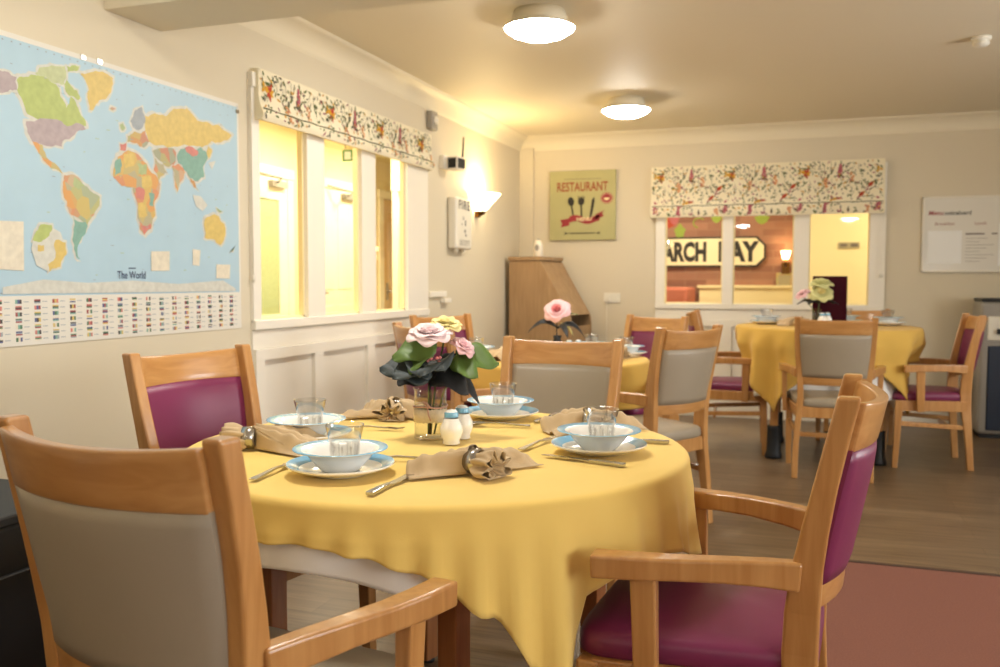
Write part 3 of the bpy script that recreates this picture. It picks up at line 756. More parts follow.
def mk_fork(label, loc, rz):
    t = thing('table_fork', label, 'fork', loc, rz, 'table forks')
    m = MB('steel'); m.sweep([(0, -.10, .004), (0, -.05, .006), (0, 0, .009), (0, .035, .006)], [(.019, .004), (.012, .005), (.008, .005), (.013, .004)]); m.build('handle', t, bevel=.001)
    m = MB('steel'); m.prism([(-.006, .033, .005), (.006, .033, .005), (.0125, .05, .005), (.0125, .056, .005), (-.0125, .056, .005), (-.0125, .05, .005)], (0, 0, .002))
    for k in range(4): x = -.0105+.007*k; m.sweep([(x, .055, .006), (x, .08, .004), (x*.95, .10, .007)], [(.0035, .002), (.003, .002), (.002, .0015)])
    m.build('tines', t)
    return t
def mk_spoon(label, loc, rz):
    t = thing('soup_spoon', label, 'spoon', loc, rz, 'soup spoons')
    m = MB('steel'); m.sweep([(0, -.10, .004), (0, -.05, .006), (0, 0, .010), (0, .035, .008)], [(.019, .004), (.012, .005), (.008, .005), (.010, .004)]); m.build('handle', t, bevel=.001)
    m = MB('steel')
    def fn(u, v):
        a = 2*PI*u; x = .022*math.cos(a)*v; y = .063+.032*math.sin(a)*v
        return (x, y, .002+.008*v*v)
    m.grid(fn, 24, 6, wrap_u=True); m.build('spoon_bowl', t, solid=.001)
    return t
def mk_napkin(label, loc, rz, seed, span=(80, 280), Lw=.165, Lm=.11, grp='napkins'):
    rnd = random.Random(seed); ph = [rnd.uniform(0, 6) for _ in range(5)]
    m = MB('napkin'); a0, a1 = span[0]*D2R, span[1]*D2R
    def fan(u, v):
        a = a0+(a1-a0)*u; q = abs(2*u-1)
        Lr = Lm+(Lw-Lm)*q**1.5+.012*math.sin(5*u*PI+ph[0]); r = .018+(Lr-.018)*v
        h = .050*(1-v)**.7*(.7+.3*(1-q))+.012*(1-v*.4)
        rip = .012*math.sin(17*u*PI/2+ph[1]+1.6*v+.8*math.sin(3*v+5*u))*(.12+v*.88)+(.007*math.sin(33*u+ph[2]+3*v)+.004*math.sin(21*v+9*u+ph[3]))*min(1, 1.6*v)
        side = 1-max(0, (q-.86)/.14)
        return (r*math.cos(a), r*math.sin(a), max(.003, (h+rip)*side+.003+.012*math.sin(3*u+ph[3])*v*(1-v)))
    m.grid(fan, 70, 16)
    def fold(u, v):       # second layer, folded back over the first
        a = a0+(a1-a0)*(.08+.5*u); Lr = (Lm+.02*math.sin(4*u+ph[4]))*.86; r = .012+(Lr-.012)*v
        h = .040*(1-v)**1.2+.016*(1-v*.3); return (r*math.cos(a), r*math.sin(a), max(.005, h+.008*math.sin(12*u+ph[1]+v)*(.4+.6*v)))
    m.grid(fold, 40, 10)
    def tuft(u, v):       # gathered end pulled through the ring
        a = 2*PI*u; r = (.019+.016*v+.008*math.sin(PI*v))*(1+(.05+.22*v)*math.sin(9*a+ph[2]+1.5*v)+.16*v*math.sin(5*a+ph[0]+2*v)+.14*v*math.sin(14*a+ph[3]-2*v))
        return (-.004+.068*v, r*math.cos(a)*1.05, max(.003, .024-.004*v+r*math.sin(a)*.95))
    m.grid(tuft, 72, 10, wrap_u=True)
    def inner(u, v):      # pleats inside the gathered end
        a = 2*PI*u; k = .2+.8*v; r = .027*k*(1+.25*math.sin(7*a+ph[2]+3)+.22*math.sin(12*a+ph[1])+.15*math.sin(4*a))
        return (.036+.026*v, r*math.cos(a), max(.004, .021+r*math.sin(a)*.9))
    m.grid(inner, 60, 4, wrap_u=True)
    o = m.build('napkin', solid=.0012); o.location = loc; o.rotation_euler.z = rz
    return tag(o, label, 'napkin', grp)
def mk_ring(label, loc, rz):
    m = MB('steel'); m.lathe([(.0268, -.016), (.0268, .016), (.0282, .016), (.0282, -.016), (.0268, -.016)], 36)
    o = m.build('napkin_ring'); o.location = loc; o.rotation_euler = (0, PI/2, rz)
    return tag(o, label, 'ring', 'napkin rings')

SET = [(-.958, 1.70, 'nearest the camera at front left of the yellow table'), (-1.245, 2.03, 'on the left side of the yellow table, behind a beige napkin'),
       (-.885, 2.56, 'on the far side of the yellow table, before the taupe chair back'), (-.478, 2.125, 'at the right end of the yellow table')]
p0 = b0 = g0 = None
for i, (x, y, w) in enumerate(SET):
    la, lb, lc = ('blue-rimmed plate '+w, 'blue-rimmed bowl '+w, 'clear tumbler '+w)
    fix = lambda s: ' '.join(s.split()[:16])
    lp = (x, y, ZT); lb_ = (x, y, ZT+.007); lg = (x+.004, y+.012, ZT+.0145)
    if i == 0: p0 = mk_plate(la, lp); b0 = mk_bowl(lb, lb_); g0 = mk_glass(lc, lg)
    else: copy_tree(p0, la, lp); copy_tree(b0, lb, lb_); copy_tree(g0, lc, lg)
NK = [(-.672, 1.782, -22, 3, (72, 245), 'crumpled beige napkin at the front centre of the yellow table, gathered end toward camera'),
      (-1.31, 1.868, 205, 9, (138, 225), 'beige napkin at the left edge of the yellow table beside the taupe chair'),
      (-1.185, 2.44, -80, 5, (70, 290), 'beige napkin fanned out behind the flower vase on the yellow table'),
      (-.575, 2.43, -25, 12, (40, 275), 'beige napkin behind the bowl at the right end of the yellow table')]
for i, (x, y, a, sd_, sp, lab) in enumerate(NK):
    mk_napkin(lab, (x, y, ZT), a*D2R, sd_, sp, *((.20, .18) if i == 1 else ()))
RL = ['silver ring round the napkin at the front centre of the yellow table', 'shiny silver ring round the napkin at the left edge of the yellow table', 'silver ring round the fanned napkin behind the flower vase', 'silver ring round the napkin behind the right end bowl']
r0_ = None
for (x, y, a, sd_, sp, lab), lb in zip(NK, RL):
    if r0_ is None: r0_ = mk_ring(lb, (x, y, ZT+.0286), a*D2R)
    else: copy_tree(r0_, lb, (x, y, ZT+.0286), a*D2R)
kn = mk_knife('silver knife lying right of the nearest plate on the yellow table', (-.802, 1.645, ZT), 0)
copy_tree(kn, 'silver knife lying in front of the plate at the right end of the table', (-.49, 2.0, ZT), 75*D2R)
copy_tree(kn, 'silver knife lying right of the farthest plate on the yellow table', (-.745, 2.60, ZT), 174*D2R)
copy_tree(kn, 'silver knife lying behind the plate at the right end of the table', (-.44, 2.285, ZT), 97*D2R)
fk = mk_fork('silver fork lying left of the nearest plate on the yellow table', (-1.098, 1.665, ZT), 4*D2R)
copy_tree(fk, 'silver fork near the napkin, left of the plate at the table right end', (-.645, 2.17, ZT), -10*D2R)
copy_tree(fk, 'silver fork beside the left plate, toward the flower vase', (-1.165, 2.235, ZT), -80*D2R)
sp0 = mk_spoon('silver spoon lying above the nearest plate, half under the front napkin', (-.90, 1.862, ZT), 110*D2R)
copy_tree(sp0, 'silver spoon lying before the farthest plate on the yellow table', (-.845, 2.405, ZT), 100*D2R)

def mk_shaker(label, loc, holes):
    t = thing('shaker', label, 'shaker', loc, group='salt and pepper pots')
    m = MB('china'); m.lathe([(0, 0), (.021, 0), (.0225, .003), (.021, .010), (.025, .018), (.0295, .032), (.0285, .046), (.0215, .060), (.0195, .067)], 32); m.lathe([(.0165, .083), (.012, .088), (0, .0905)], 32); m.build('body', t)
    m = MB('blue_glaze'); m.lathe([(.0185, .070), (.0183, .079), (.0165, .083)], 32); m.build('collar', t)
    h = MB('ink')
    for k in range(holes): a = 2*PI*k/holes; ellipse(h, (.005*math.cos(a), .005*math.sin(a), .0902), (1, 0, 0), (0, 1, 0), .001, .001, 'ink', 8)
    h.build('pouring_hole', t)
    return t
s0 = mk_shaker('white salt pot with blue collar, nearer the camera, beside the vase', (-.862, 2.105, ZT), 3)
copy_tree(s0, 'white pepper pot with blue collar, just behind the salt pot', (-.866, 2.190, ZT))

# ------------------------------------------------------------------ flowers
def petal(m, c, az, tilt, w, h, curl, mat, cup=.35):
    """a cupped petal rooted at c; az = heading, tilt = lean outward from vertical"""
    ca, sa = math.cos(az), math.sin(az)
    def fn(u, v):
        q = 2*u-1; ww = w*.5*(.30+.78*math.sin(PI*(.08+.62*v))); vv = v*(1-.20*q*q*v)
        t = tilt*(.45+.55*vv)+curl*vv*vv
        out = h*vv*math.sin(t)+.004; up = h*vv*math.cos(t)
        lat = q*ww; bend = -cup*(q*q)*ww*math.cos(t*.5)
        r = out+bend
        return (c[0]+ca*r-sa*lat, c[1]+sa*r+ca*lat, c[2]+up+.0015*math.sin(5*q+az)*v)
    m.grid(fn, 8, 7, mat)
def rose(parent, c, R, mat, mat_in, seed=1, face=(0, 0)):
    rnd = random.Random(seed); m = MB(mat)
    m.xf = Matrix.Translation(c) @ Euler((face[0], face[1], 0)).to_matrix().to_4x4()
    for lay, (n, tilt, w, h, curl) in enumerate(((3, .10, .62, .60, .1), (4, .28, .78, .68, .15), (5, .50, .92, .78, .25), (5, .80, 1.1, .90, .35), (6, 1.08, 1.15, 1.0, .35))):
        for k in range(n):
            petal(m, (0, 0, -.1*R), 2*PI*k/n+lay*.7+rnd.uniform(-.2, .2), tilt+rnd.uniform(-.08, .08), w*R, h*R, curl, mat_in if lay < 2 else mat)
    m.xf = None
    return m.build('bloom', parent, solid=.0008)
def leaf(parent, base, az, elev, L, w, mat, droop=.6, name='leaf', fold=.25, twist=0):
    m = MB(mat); ca, sa = math.cos(az), math.sin(az)
    def fn(u, v):
        q = 2*u-1; ww = w*.5*math.sin(PI*min(1, .06+.94*v))**.75*(1-.25*v); e = elev-droop*v
        s = L*v; out = s*math.cos(elev-droop*v*.5); up = s*math.sin(elev-droop*v*.5)
        lat = q*ww; z = up+abs(q)*ww*fold+.05*w*math.sin(9*v+3*q)+lat*math.sin(twist)
        return (base[0]+ca*out-sa*lat*math.cos(twist), base[1]+sa*out+ca*lat*math.cos(twist), base[2]+z)
    m.grid(fn, 8, 14, mat); return m.build(name, parent, solid=.0008)
VX, VY = -.945, 2.16
va = thing('glass_vase', 'clear glass vase with lace band holding the pink rose on the yellow table', 'vase', (VX, VY, ZT))
m = MB('clear_glass'); m.lathe([(0, 0), (.040, 0), (.043, .003), (.043, .130), (.046, .136), (.044, .136), (.041, .128), (.041, .008), (0, .007)], 40); m.build('jar', va)
m = MB('lace')
for k in range(48):
    a, b = 2*PI*k/48, 2*PI*(k+1)/48; r = .0442
    m.add([(r*math.cos(a), r*math.sin(a), .046+.003*(k % 2)), (r*math.cos(b), r*math.sin(b), .046+.003*((k+1) % 2)), (r*math.cos(b), r*math.sin(b), .084-.003*((k+1) % 2)), (r*math.cos(a), r*math.sin(a), .084-.003*(k % 2))], [(0, 1, 2, 3)], 'lace', True)
m.build('lace_band', va, solid=.0008)
m = MB('ribbon'); m.tube([(  .0455*math.cos(a), .0455*math.sin(a), .088+.002*math.sin(3*a)) for a in [2*PI*i/30 for i in range(31)]], .0022, 6)
m.tube([(.02, -.043, .088), (.012, -.049, .10), (.0, -.047, .105), (.012, -.046, .088), (.016, -.049, .07), (.022, -.048, .055)], .0018, 6); m.build('tie', va)
def stemmed(name, label, cat, base, top, mat, mat_in, R, seed, face, grp, sx=(0, 0)):
    t = thing(name, label, cat, base, group=grp); d = Vector(top)-Vector(base)
    rose(t, d, R, mat, mat_in, seed, face)
    m = MB('stem_green'); m.tube([(0, 0, 0), (d.x*.3, d.y*.3, d.z*.45), (d.x*.85, d.y*.85, d.z*.85), (d.x, d.y, d.z-.08*R)], .0028, 8); m.build('stem', t)
    return t, d
zb = ZT+.012
# the camera looks along (-.33,.94): right = (.945,.327)
RV = Vector((.945, .327, 0)); FV = Vector((-.327, .945, 0))
def at(r, z, f=0): return tuple(Vector((VX, VY, 0))+RV*r+FV*f+Vector((0, 0, ZT+z)))
t, d = stemmed('artificial_rose', 'large pale pink rose bloom at the top of the near table vase', 'flower', at(-.005, .012), at(.0, .272, -.02), 'rose_pale', 'rose_pale', .062, 4, (.30, .1), 'roses in the near vase')
leaf(t, tuple(d+Vector((.02, 0, -.03))), PI+.30, .15, .12, .11, 'leaf_green', .7, fold=.1, twist=-.85)
leaf(t, tuple(d+Vector((0, 0, -.05))), -2.0, -.1, .08, .09, 'leaf_green', .9)
leaf(t, tuple(d+Vector((0, 0, -.06))), PI+.1, -.15, .10, .09, 'leaf_green', .7, fold=.1, twist=-.8)
t, d = stemmed('artificial_rose', 'small pink rose at the right of the near vase, below the yellow bloom', 'flower', at(.01, .012), at(.085, .242, .01), 'rose_pink', 'rose_pink', .036, 6, (.2, .7), 'roses in the near vase')
leaf(t, tuple(d+Vector((-.02, 0, -.02))), .30, -.05, .12, .10, 'leaf_green', .3, fold=.1, twist=.8)
leaf(t, tuple(d+Vector((-.03, -.01, -.03))), -.25, -.2, .10, .085, 'leaf_green', .5, fold=.1, twist=.7)
t, d = stemmed('artificial_carnation', 'pale yellow ruffled flower behind the large pink rose', 'flower', at(.0, .012, .01), at(.040, .298, .03), 'petal_yellow', 'petal_yellow', .045, 8, (.2, .2), None)
t = thing('dark_leaf_spray', 'spray of dark grey fabric leaves around the neck of the near vase', 'foliage', at(0, .012, -.005))
m = MB('leaf_black'); m.tube([(0, 0, 0), (0, 0, .11), (.0, -.005, .14)], .004, 8); m.build('stem', t)
aR = math.atan2(.327, .945)
for az, el, L, w, mt, dr, bz, tw in ((aR+PI+.05, .5, .135, .12, 'leaf_dark', .7, .140, -.8), (aR+PI-.35, .15, .10, .10, 'leaf_black', .7, .140, -.7), (aR+PI+.55, .4, .11, .11, 'leaf_dark', .9, .150, -.5), (aR-PI/2-.25, .6, .09, .13, 'leaf_dark', 1.5, .165, 0), (aR-PI/2+.5, .65, .09, .12, 'leaf_dark', 1.4, .170, .3), (aR-.35, .35, .12, .11, 'leaf_black', 1.5, .145, .8), (aR-.05, .45, .15, .08, 'leaf_black', 1.9, .14, .7), (aR-.1, 1.15, .10, .06, 'leaf_black', .7, .13, .8), (aR+.6, .4, .11, .10, 'leaf_dark', .8, .12, .3), (aR+1.6, .4, .11, .10, 'leaf_dark', .8, .12, 0), (aR+2.4, .4, .11, .10, 'leaf_black', .8, .12, 0)):
    leaf(t, (0, 0, bz+.014), az, el, L, w, mt, dr, fold=.12, twist=tw)
m = MB('rose_deep')
for k in range(9): a = k*2.4; m.lathe([(0, -.005), (.004, -.002), (.005, .002), (0, .006)], 10, c=(.018*math.cos(a)+.022, .018*math.sin(a)-.03, .195+.006*(k % 3)))
m.build('berry', t)

# flowers on the middle table
v2 = thing('dark_vase', 'small dark vase holding the single pink rose on the middle table', 'vase', (-1.35, 4.90, .7575))
m = MB('leaf_black'); m.lathe([(0, 0), (.035, 0), (.04, .02), (.032, .06), (.02, .09), (.024, .11), (.02, .11), (.016, .09), (.02, .05), (0, .02)], 24); m.build('body', v2)
t = thing('artificial_rose', 'single pink rose on the middle table in front of the brown cabinet', 'flower', (-1.35, 4.90, .80))
rose(t, Vector((.0, 0, .205)), .08, 'rose_pink', 'rose_deep', 14, (.95, 0))
m = MB('leaf_black'); m.tube([(0, 0, 0), (-.004, 0, .1), (0, 0, .2)], .004, 8); m.build('stem', t)
leaf(t, (0, 0, .18), .5, .3, .12, .06, 'leaf_green', .5); leaf(t, (0, 0, .16), 2.9, .1, .12, .05, 'leaf_green', .4)
for az, el, L, w in ((PI+aR, .9, .17, .05), (aR, .7, .17, .055), (aR-1.2, .7, .15, .05)): leaf(t, (0, 0, .11), az, el, L, w, 'leaf_black', 2.1, twist=.6*math.copysign(1, math.cos(az-aR)))
for az in (aR-.2, aR+.4): leaf(t, (.02, 0, .14), az, -.3, .10, .04, 'petal_cream', .9, name='yellow_leaf')
# flowers on the far table
v3 = thing('glass_vase', 'small clear glass vase with white and pink flowers on the far table', 'vase', (.065, 6.52, .8775))
m = MB('clear_glass'); m.lathe([(0, 0), (.03, 0), (.032, .01), (.03, .08), (.035, .11), (.033, .11), (.028, .08), (.028, .01), (0, .008)], 24); m.build('body', v3)
t = thing('artificial_hydrangea', 'pale green and cream bloom in the vase on the far table', 'flower', (.068, 6.52, .89))
rose(t, Vector((.02, 0, .26)), .085, 'petal_cream', 'petal_cream', 21, (.3, 0)); rose(t, Vector((.025, -.03, .20)), .08, 'petal_cream', 'petal_yellow', 22, (.8, 0))
m = MB('stem_green'); m.tube([(0, 0, 0), (.01, 0, .12), (.02, 0, .25)], .004, 8); m.build('stem', t)
for az in (aR+PI, aR+PI-.7, aR-.5, aR+.3, aR+PI+.8): leaf(t, (.0, 0, .14), az, .5, .14, .08, 'leaf_black', 1.1)
t = thing('artificial_rose', 'small pale pink rose at the left of the far table vase', 'flower', (.058, 6.52, .89))
rose(t, Vector((-.085, -.01, .195)), .055, 'rose_pink', 'rose_pink', 23, (.4, -.5)); m = MB('stem_green'); m.tube([(0, 0, 0), (-.02, 0, .1), (-.08, -.01, .18)], .003, 8); m.build('stem', t)
mh = thing('menu_board', 'dark maroon menu board standing on the far table behind the flowers', 'menu', (.15, 6.66, .8775), .12)
m = MB('dark_maroon'); m.box(-.115, -.008, .03, .115, .008, .34); m.build('panel', mh, bevel=.003)
m = MB('dark_wood'); m.box(-.125, -.03, 0, .125, .03, .03); m.build('stand', mh, bevel=.004)

# place settings on the two tables behind
Z2, Z3 = .7575, .8775
FAR = [(-1.74, 4.62, Z2, 'at the left of the middle table behind the flowers'), (-.965, 4.98, Z2, 'at the right edge of the middle table'), (-1.21, 5.16, Z2, 'at the far side of the middle table'),
       (-.27, 6.58, Z3, 'at the left of the far table'), (.53, 6.66, Z3, 'at the right of the far table'), (.27, 6.93, Z3, 'at the far side of the far table beside the board')]
for x, y, z, w in FAR:
    copy_tree(p0, 'white blue-rimmed plate '+w, (x, y, z)); copy_tree(b0, 'white blue-rimmed bowl '+w, (x, y, z+.007)); copy_tree(g0, 'clear tumbler in the bowl '+w, (x, y, z+.0145))
for x, y, z, a, w, sd_ in ((-.98, 4.76, Z2, -30, 'at the right edge of the middle table', 31), (-1.55, 4.52, Z2, 100, 'at the near left of the middle table', 32), (-.06, 6.40, Z3, -60, 'at the left of the far table', 33)):
    mk_napkin('beige napkin '+w, (x, y, z), a*D2R, sd_); copy_tree(r0_, 'silver ring round the beige napkin '+w, (x, y, z+.0286), a*D2R)
copy_tree(s0, 'white salt pot beside the pink rose on the middle table', (-1.27, 4.86, Z2)); copy_tree(s0, 'white pepper pot right of the salt pot on the middle table', (-1.22, 4.88, Z2))
copy_tree(s0, 'white salt pot beside the flowers on the far table', (.135, 6.50, Z3)); copy_tree(s0, 'white pepper pot beside the vase on the far table', (.10, 6.44, Z3))
db = thing('serving_dish', 'small black dish at the far side of the middle table', 'dish', (-1.12, 4.85, Z2))
m = MB('black'); m.lathe([(0, 0), (.05, 0), (.075, .02), (.085, .035), (.08, .035), (.045, .008), (0, .008)], 28); m.build('body', db)
m = MB('black'); m.tube([(.08, 0, .03), (.12, 0, .045), (.15, 0, .045)], .008, 8); m.build('handle', db)

# ------------------------------------------------------------------ world map on the left wall
wm = thing('world_map', 'large laminated world map with rows of flags on the left wall', 'map', (XW, 0, 0))
m = MB('map_sea'); D = .004
def mp(y, z, d=D): return (d, y, z)
m.box(.001, 1.40, 1.125, D, 3.555, 2.0, 'map_sea')
m.box(.001, 1.395, .955, D, 3.56, 1.125, 'map_margin')
for (a, b, c, e) in ((1.395, 1.985, 3.56, 2.003), (3.548, 1.125, 3.56, 1.99)): m.box(.001, a, b, D+.0003, c, e, 'map_margin')
LAND = [
('mauve',[(2.229,1.871),(2.263,1.869),(2.298,1.869),(2.327,1.861),(2.327,1.818),(2.296,1.812),(2.26,1.795),(2.238,1.8)]),
('green',[(2.327,1.853),(2.364,1.87),(2.402,1.884),(2.446,1.886),(2.492,1.872),(2.51,1.834),(2.536,1.797),(2.558,1.843),(2.592,1.807),(2.619,1.774),(2.626,1.747),(2.561,1.726),(2.52,1.73),(2.441,1.743),(2.366,1.745),(2.349,1.782),(2.327,1.818)]),
('palegreen',[(2.402,1.889),(2.422,1.914),(2.474,1.934),(2.534,1.945),(2.54,1.914),(2.532,1.875),(2.492,1.875),(2.446,1.888)]),
('green',[(2.541,1.946),(2.583,1.958),(2.604,1.958),(2.582,1.937),(2.547,1.926)]),
('green',[(2.54,1.898),(2.566,1.877),(2.601,1.852),(2.593,1.834),(2.551,1.842),(2.532,1.87)]),
('gold',[(2.603,1.933),(2.669,1.954),(2.729,1.962),(2.768,1.952),(2.759,1.905),(2.735,1.872),(2.687,1.841),(2.664,1.811),(2.646,1.811),(2.636,1.853),(2.645,1.882),(2.631,1.912)]),
('brown',[(2.744,1.832),(2.759,1.842),(2.777,1.838),(2.763,1.827)]),
('mauve',[(2.359,1.719),(2.445,1.743),(2.513,1.745),(2.535,1.731),(2.613,1.748),(2.625,1.734),(2.57,1.705),(2.516,1.676),(2.51,1.655),(2.426,1.65),(2.383,1.654),(2.363,1.686)]),
('orange',[(2.383,1.654),(2.426,1.65),(2.441,1.61),(2.479,1.592),(2.512,1.558),(2.461,1.572),(2.429,1.595),(2.408,1.618)]),
('tan',[(2.518,1.556),(2.565,1.562),(2.624,1.526),(2.686,1.494),(2.678,1.455),(2.645,1.415),(2.619,1.38),(2.554,1.413),(2.528,1.462),(2.51,1.497)]),
('orange',[(2.512,1.533),(2.531,1.546),(2.544,1.482),(2.563,1.435),(2.55,1.413),(2.528,1.462),(2.51,1.497)]),
('sage',[(2.567,1.555),(2.612,1.53),(2.587,1.509),(2.558,1.524)]),
('teal',[(2.554,1.413),(2.613,1.394),(2.622,1.38),(2.593,1.337),(2.57,1.298),(2.581,1.257),(2.561,1.27),(2.547,1.325)]),
('gold',[(2.935,1.838),(3.024,1.857),(3.079,1.874),(3.147,1.905),(3.194,1.917),(3.24,1.891),(3.337,1.88),(3.44,1.865),(3.506,1.847),(3.451,1.818),(3.36,1.801),(3.335,1.781),(3.26,1.763),(3.131,1.743),(3.042,1.737),(2.957,1.74),(2.938,1.781)]),
('slate',[(2.854,1.803),(2.88,1.849),(2.92,1.871),(2.935,1.838),(2.925,1.792),(2.887,1.775),(2.863,1.79)]),
('sage',[(2.795,1.779),(2.814,1.792),(2.828,1.774),(2.809,1.757)]),
('brown',[(2.837,1.744),(2.877,1.768),(2.938,1.78),(2.957,1.74),(2.928,1.71),(2.886,1.723),(2.836,1.72)]),
('red',[(2.795,1.707),(2.833,1.716),(2.825,1.683),(2.797,1.683)]),
('brown',[(2.977,1.704),(3.031,1.723),(3.119,1.72),(3.106,1.666),(3.04,1.657),(2.998,1.681)]),
('orange',[(2.987,1.68),(3.04,1.657),(3.066,1.627),(3.011,1.588),(2.98,1.628)]),
('teal',[(3.13,1.714),(3.177,1.747),(3.285,1.764),(3.333,1.733),(3.295,1.681),(3.302,1.635),(3.234,1.612),(3.186,1.645),(3.131,1.676)]),
('red',[(3.177,1.745),(3.224,1.756),(3.266,1.736),(3.235,1.716),(3.188,1.728)]),
('orange',[(3.089,1.656),(3.14,1.67),(3.174,1.64),(3.14,1.594),(3.125,1.551),(3.108,1.598)]),
('brown',[(3.191,1.638),(3.234,1.61),(3.261,1.572),(3.237,1.581),(3.208,1.609)]),
('gold',[(3.332,1.779),(3.362,1.757),(3.337,1.718),(3.321,1.748)]),
('pale',[(3.332,1.702),(3.384,1.716),(3.357,1.673)]),
('orange',[(2.767,1.628),(2.816,1.677),(2.878,1.684),(2.94,1.649),(2.991,1.61),(3.019,1.576),(3.009,1.539),(2.981,1.499),(2.986,1.445),(2.958,1.388),(2.918,1.361),(2.893,1.385),(2.882,1.429),(2.872,1.508),(2.861,1.547),(2.8,1.545),(2.759,1.571)]),
('teal',[(2.765,1.626),(2.797,1.653),(2.796,1.597),(2.765,1.58)]),
('gold',[(2.816,1.673),(2.871,1.678),(2.87,1.632),(2.82,1.617)]),
('sage',[(2.886,1.643),(2.94,1.647),(2.938,1.604),(2.894,1.603)]),
('gold',[(2.906,1.6),(2.964,1.602),(2.97,1.562),(2.911,1.552)]),
('red',[(2.873,1.544),(2.924,1.544),(2.923,1.504),(2.878,1.504)]),
('teal',[(2.949,1.533),(2.982,1.532),(2.976,1.481),(2.95,1.483)]),
('gold',[(2.886,1.487),(2.935,1.5),(2.94,1.442),(2.892,1.429)]),
('red',[(2.9,1.399),(2.959,1.411),(2.955,1.388),(2.918,1.364)]),
('gold',[(3.293,1.427),(3.349,1.471),(3.401,1.469),(3.441,1.436),(3.448,1.395),(3.41,1.34),(3.37,1.361),(3.299,1.368)]),
('pale',[(3.221,1.549),(3.274,1.549),(3.322,1.513),(3.287,1.484),(3.242,1.502)]),
('sage',[(3.476,1.309),(3.514,1.336),(3.502,1.315)]),
('sage',[(3.382,1.505),(3.431,1.495),(3.406,1.485)]),
('cream',[(2.955,1.297),(3.066,1.301),(3.063,1.219),(2.953,1.217)]),
('cream',[(3.214,1.315),(3.267,1.312),(3.257,1.243),(3.212,1.245)]),
('cream',[(3.376,1.252),(3.478,1.252),(3.473,1.187),(3.374,1.189)]),
('cream',[(2.159,1.372),(2.336,1.378),(2.332,1.21),(2.153,1.218)]),
('pale',[(2.364,1.287),(2.382,1.344),(2.438,1.372),(2.493,1.35),(2.518,1.292),(2.495,1.232),(2.438,1.207),(2.384,1.23)]),
('green',[(2.371,1.317),(2.399,1.363),(2.455,1.373),(2.442,1.334),(2.397,1.31)]),
('gold',[(2.47,1.322),(2.515,1.315),(2.517,1.269),(2.489,1.227),(2.438,1.207),(2.433,1.235),(2.467,1.259)]),
('gold',[(2.392,1.301),(2.419,1.302),(2.418,1.28),(2.391,1.279)]),
('pale',[(2.245,1.155),(2.411,1.181),(2.616,1.169),(2.849,1.178),(3.115,1.164),(3.423,1.179),(3.515,1.142),(3.514,1.116),(2.244,1.132)]),
]
rj = random.Random(3)
for k, (c, pts) in enumerate(LAND):
    cy_ = sum(p[0] for p in pts)/len(pts); cz_ = sum(p[1] for p in pts)/len(pts); big = c not in ('cream', 'pale')
    q = pts
    if big:                                     # ragged coastlines
        for lv in range(2):
            nq = []
            for (a, b), (e, f) in zip(q, q[1:]+q[:1]):
                L_ = math.hypot(e-a, f-b); j = .16*L_; nq += [(a, b), ((a+e)/2+rj.uniform(-j, j), (b+f)/2+rj.uniform(-j, j))]
            q = nq
        m.add([mp(cy_+(y-cy_)*1.05+.006*math.copysign(1, y-cy_), cz_+(z-cz_)*1.05+.006*math.copysign(1, z-cz_), D+.0003+.000005*k) for y, z in q], [tuple(range(len(q)))], 'map_pale')
    q = [(min(max(y, 1.41), 3.54), min(max(z, 1.13), 1.98)) for y, z in q]
    m.add([mp(y, z, D+.0006+.00004*k) for y, z in q], [tuple(range(len(q)))], 'map_'+c)
rnd = random.Random(5)
# small islands, place names and graticule marks
for k in range(90):
    y = rnd.uniform(1.45, 3.5); z = rnd.uniform(1.17, 1.95); w = rnd.uniform(.006, .02)
    m.box(D+.002, y, z, D+.0021, y+w, z+.0022, rnd.choice(['map_slate', 'map_slate', 'map_sage']))
for k in range(60):
    y = 1.42+k*.0355; m.box(D+.0004, y, 1.972, D+.0006, y+.006, 1.977, 'map_slate'); m.box(D+.0004, y, 1.132, D+.0006, y+.006, 1.137, 'map_slate')
sheet = m
m = MB('map_navy'); put_text(m, 'The World', (D+.003, 2.765, 1.185), (0, 1, 0), (0, 0, 1), .030, 'map_navy', width=.155, bold=.01); m.box(D+.003, 2.825, 1.225, D+.0032, 2.865, 1.229); m.build('title', wm)
m = sheet
for i in range(27):
    for j in range(7):
        y = 1.43+i*.0785; z = 1.098-j*.0215; c = rnd.sample(['map_flagred', 'map_flagblue', 'map_flaggreen', 'map_flagblack', 'map_gold', 'map_red', 'map_cream', 'map_teal', 'map_slate'], 3); w, h = .026, .014
        for q in range(3):
            if (i+j) % 2: m.box(D, y+w*q/3, z, D+.0005, y+w*(q+1)/3, z+h, c[q])
            else: m.box(D, y, z+h*q/3, D+.0005, y+w, z+h*(q+1)/3, c[q])
        m.box(D, y+w+.008, z+.005, D+.0004, y+w+.03, z+.0075, 'map_slate')
m.build('map_sheet', wm)
for y, z in ((2.62, 1.995), (3.55, 1.965), (2.70, 1.998)):
    m = MB('steel'); m.box(D, y-.012, z-.008, D+.004, y+.012, z+.008); m.build('wall_clip', wm)

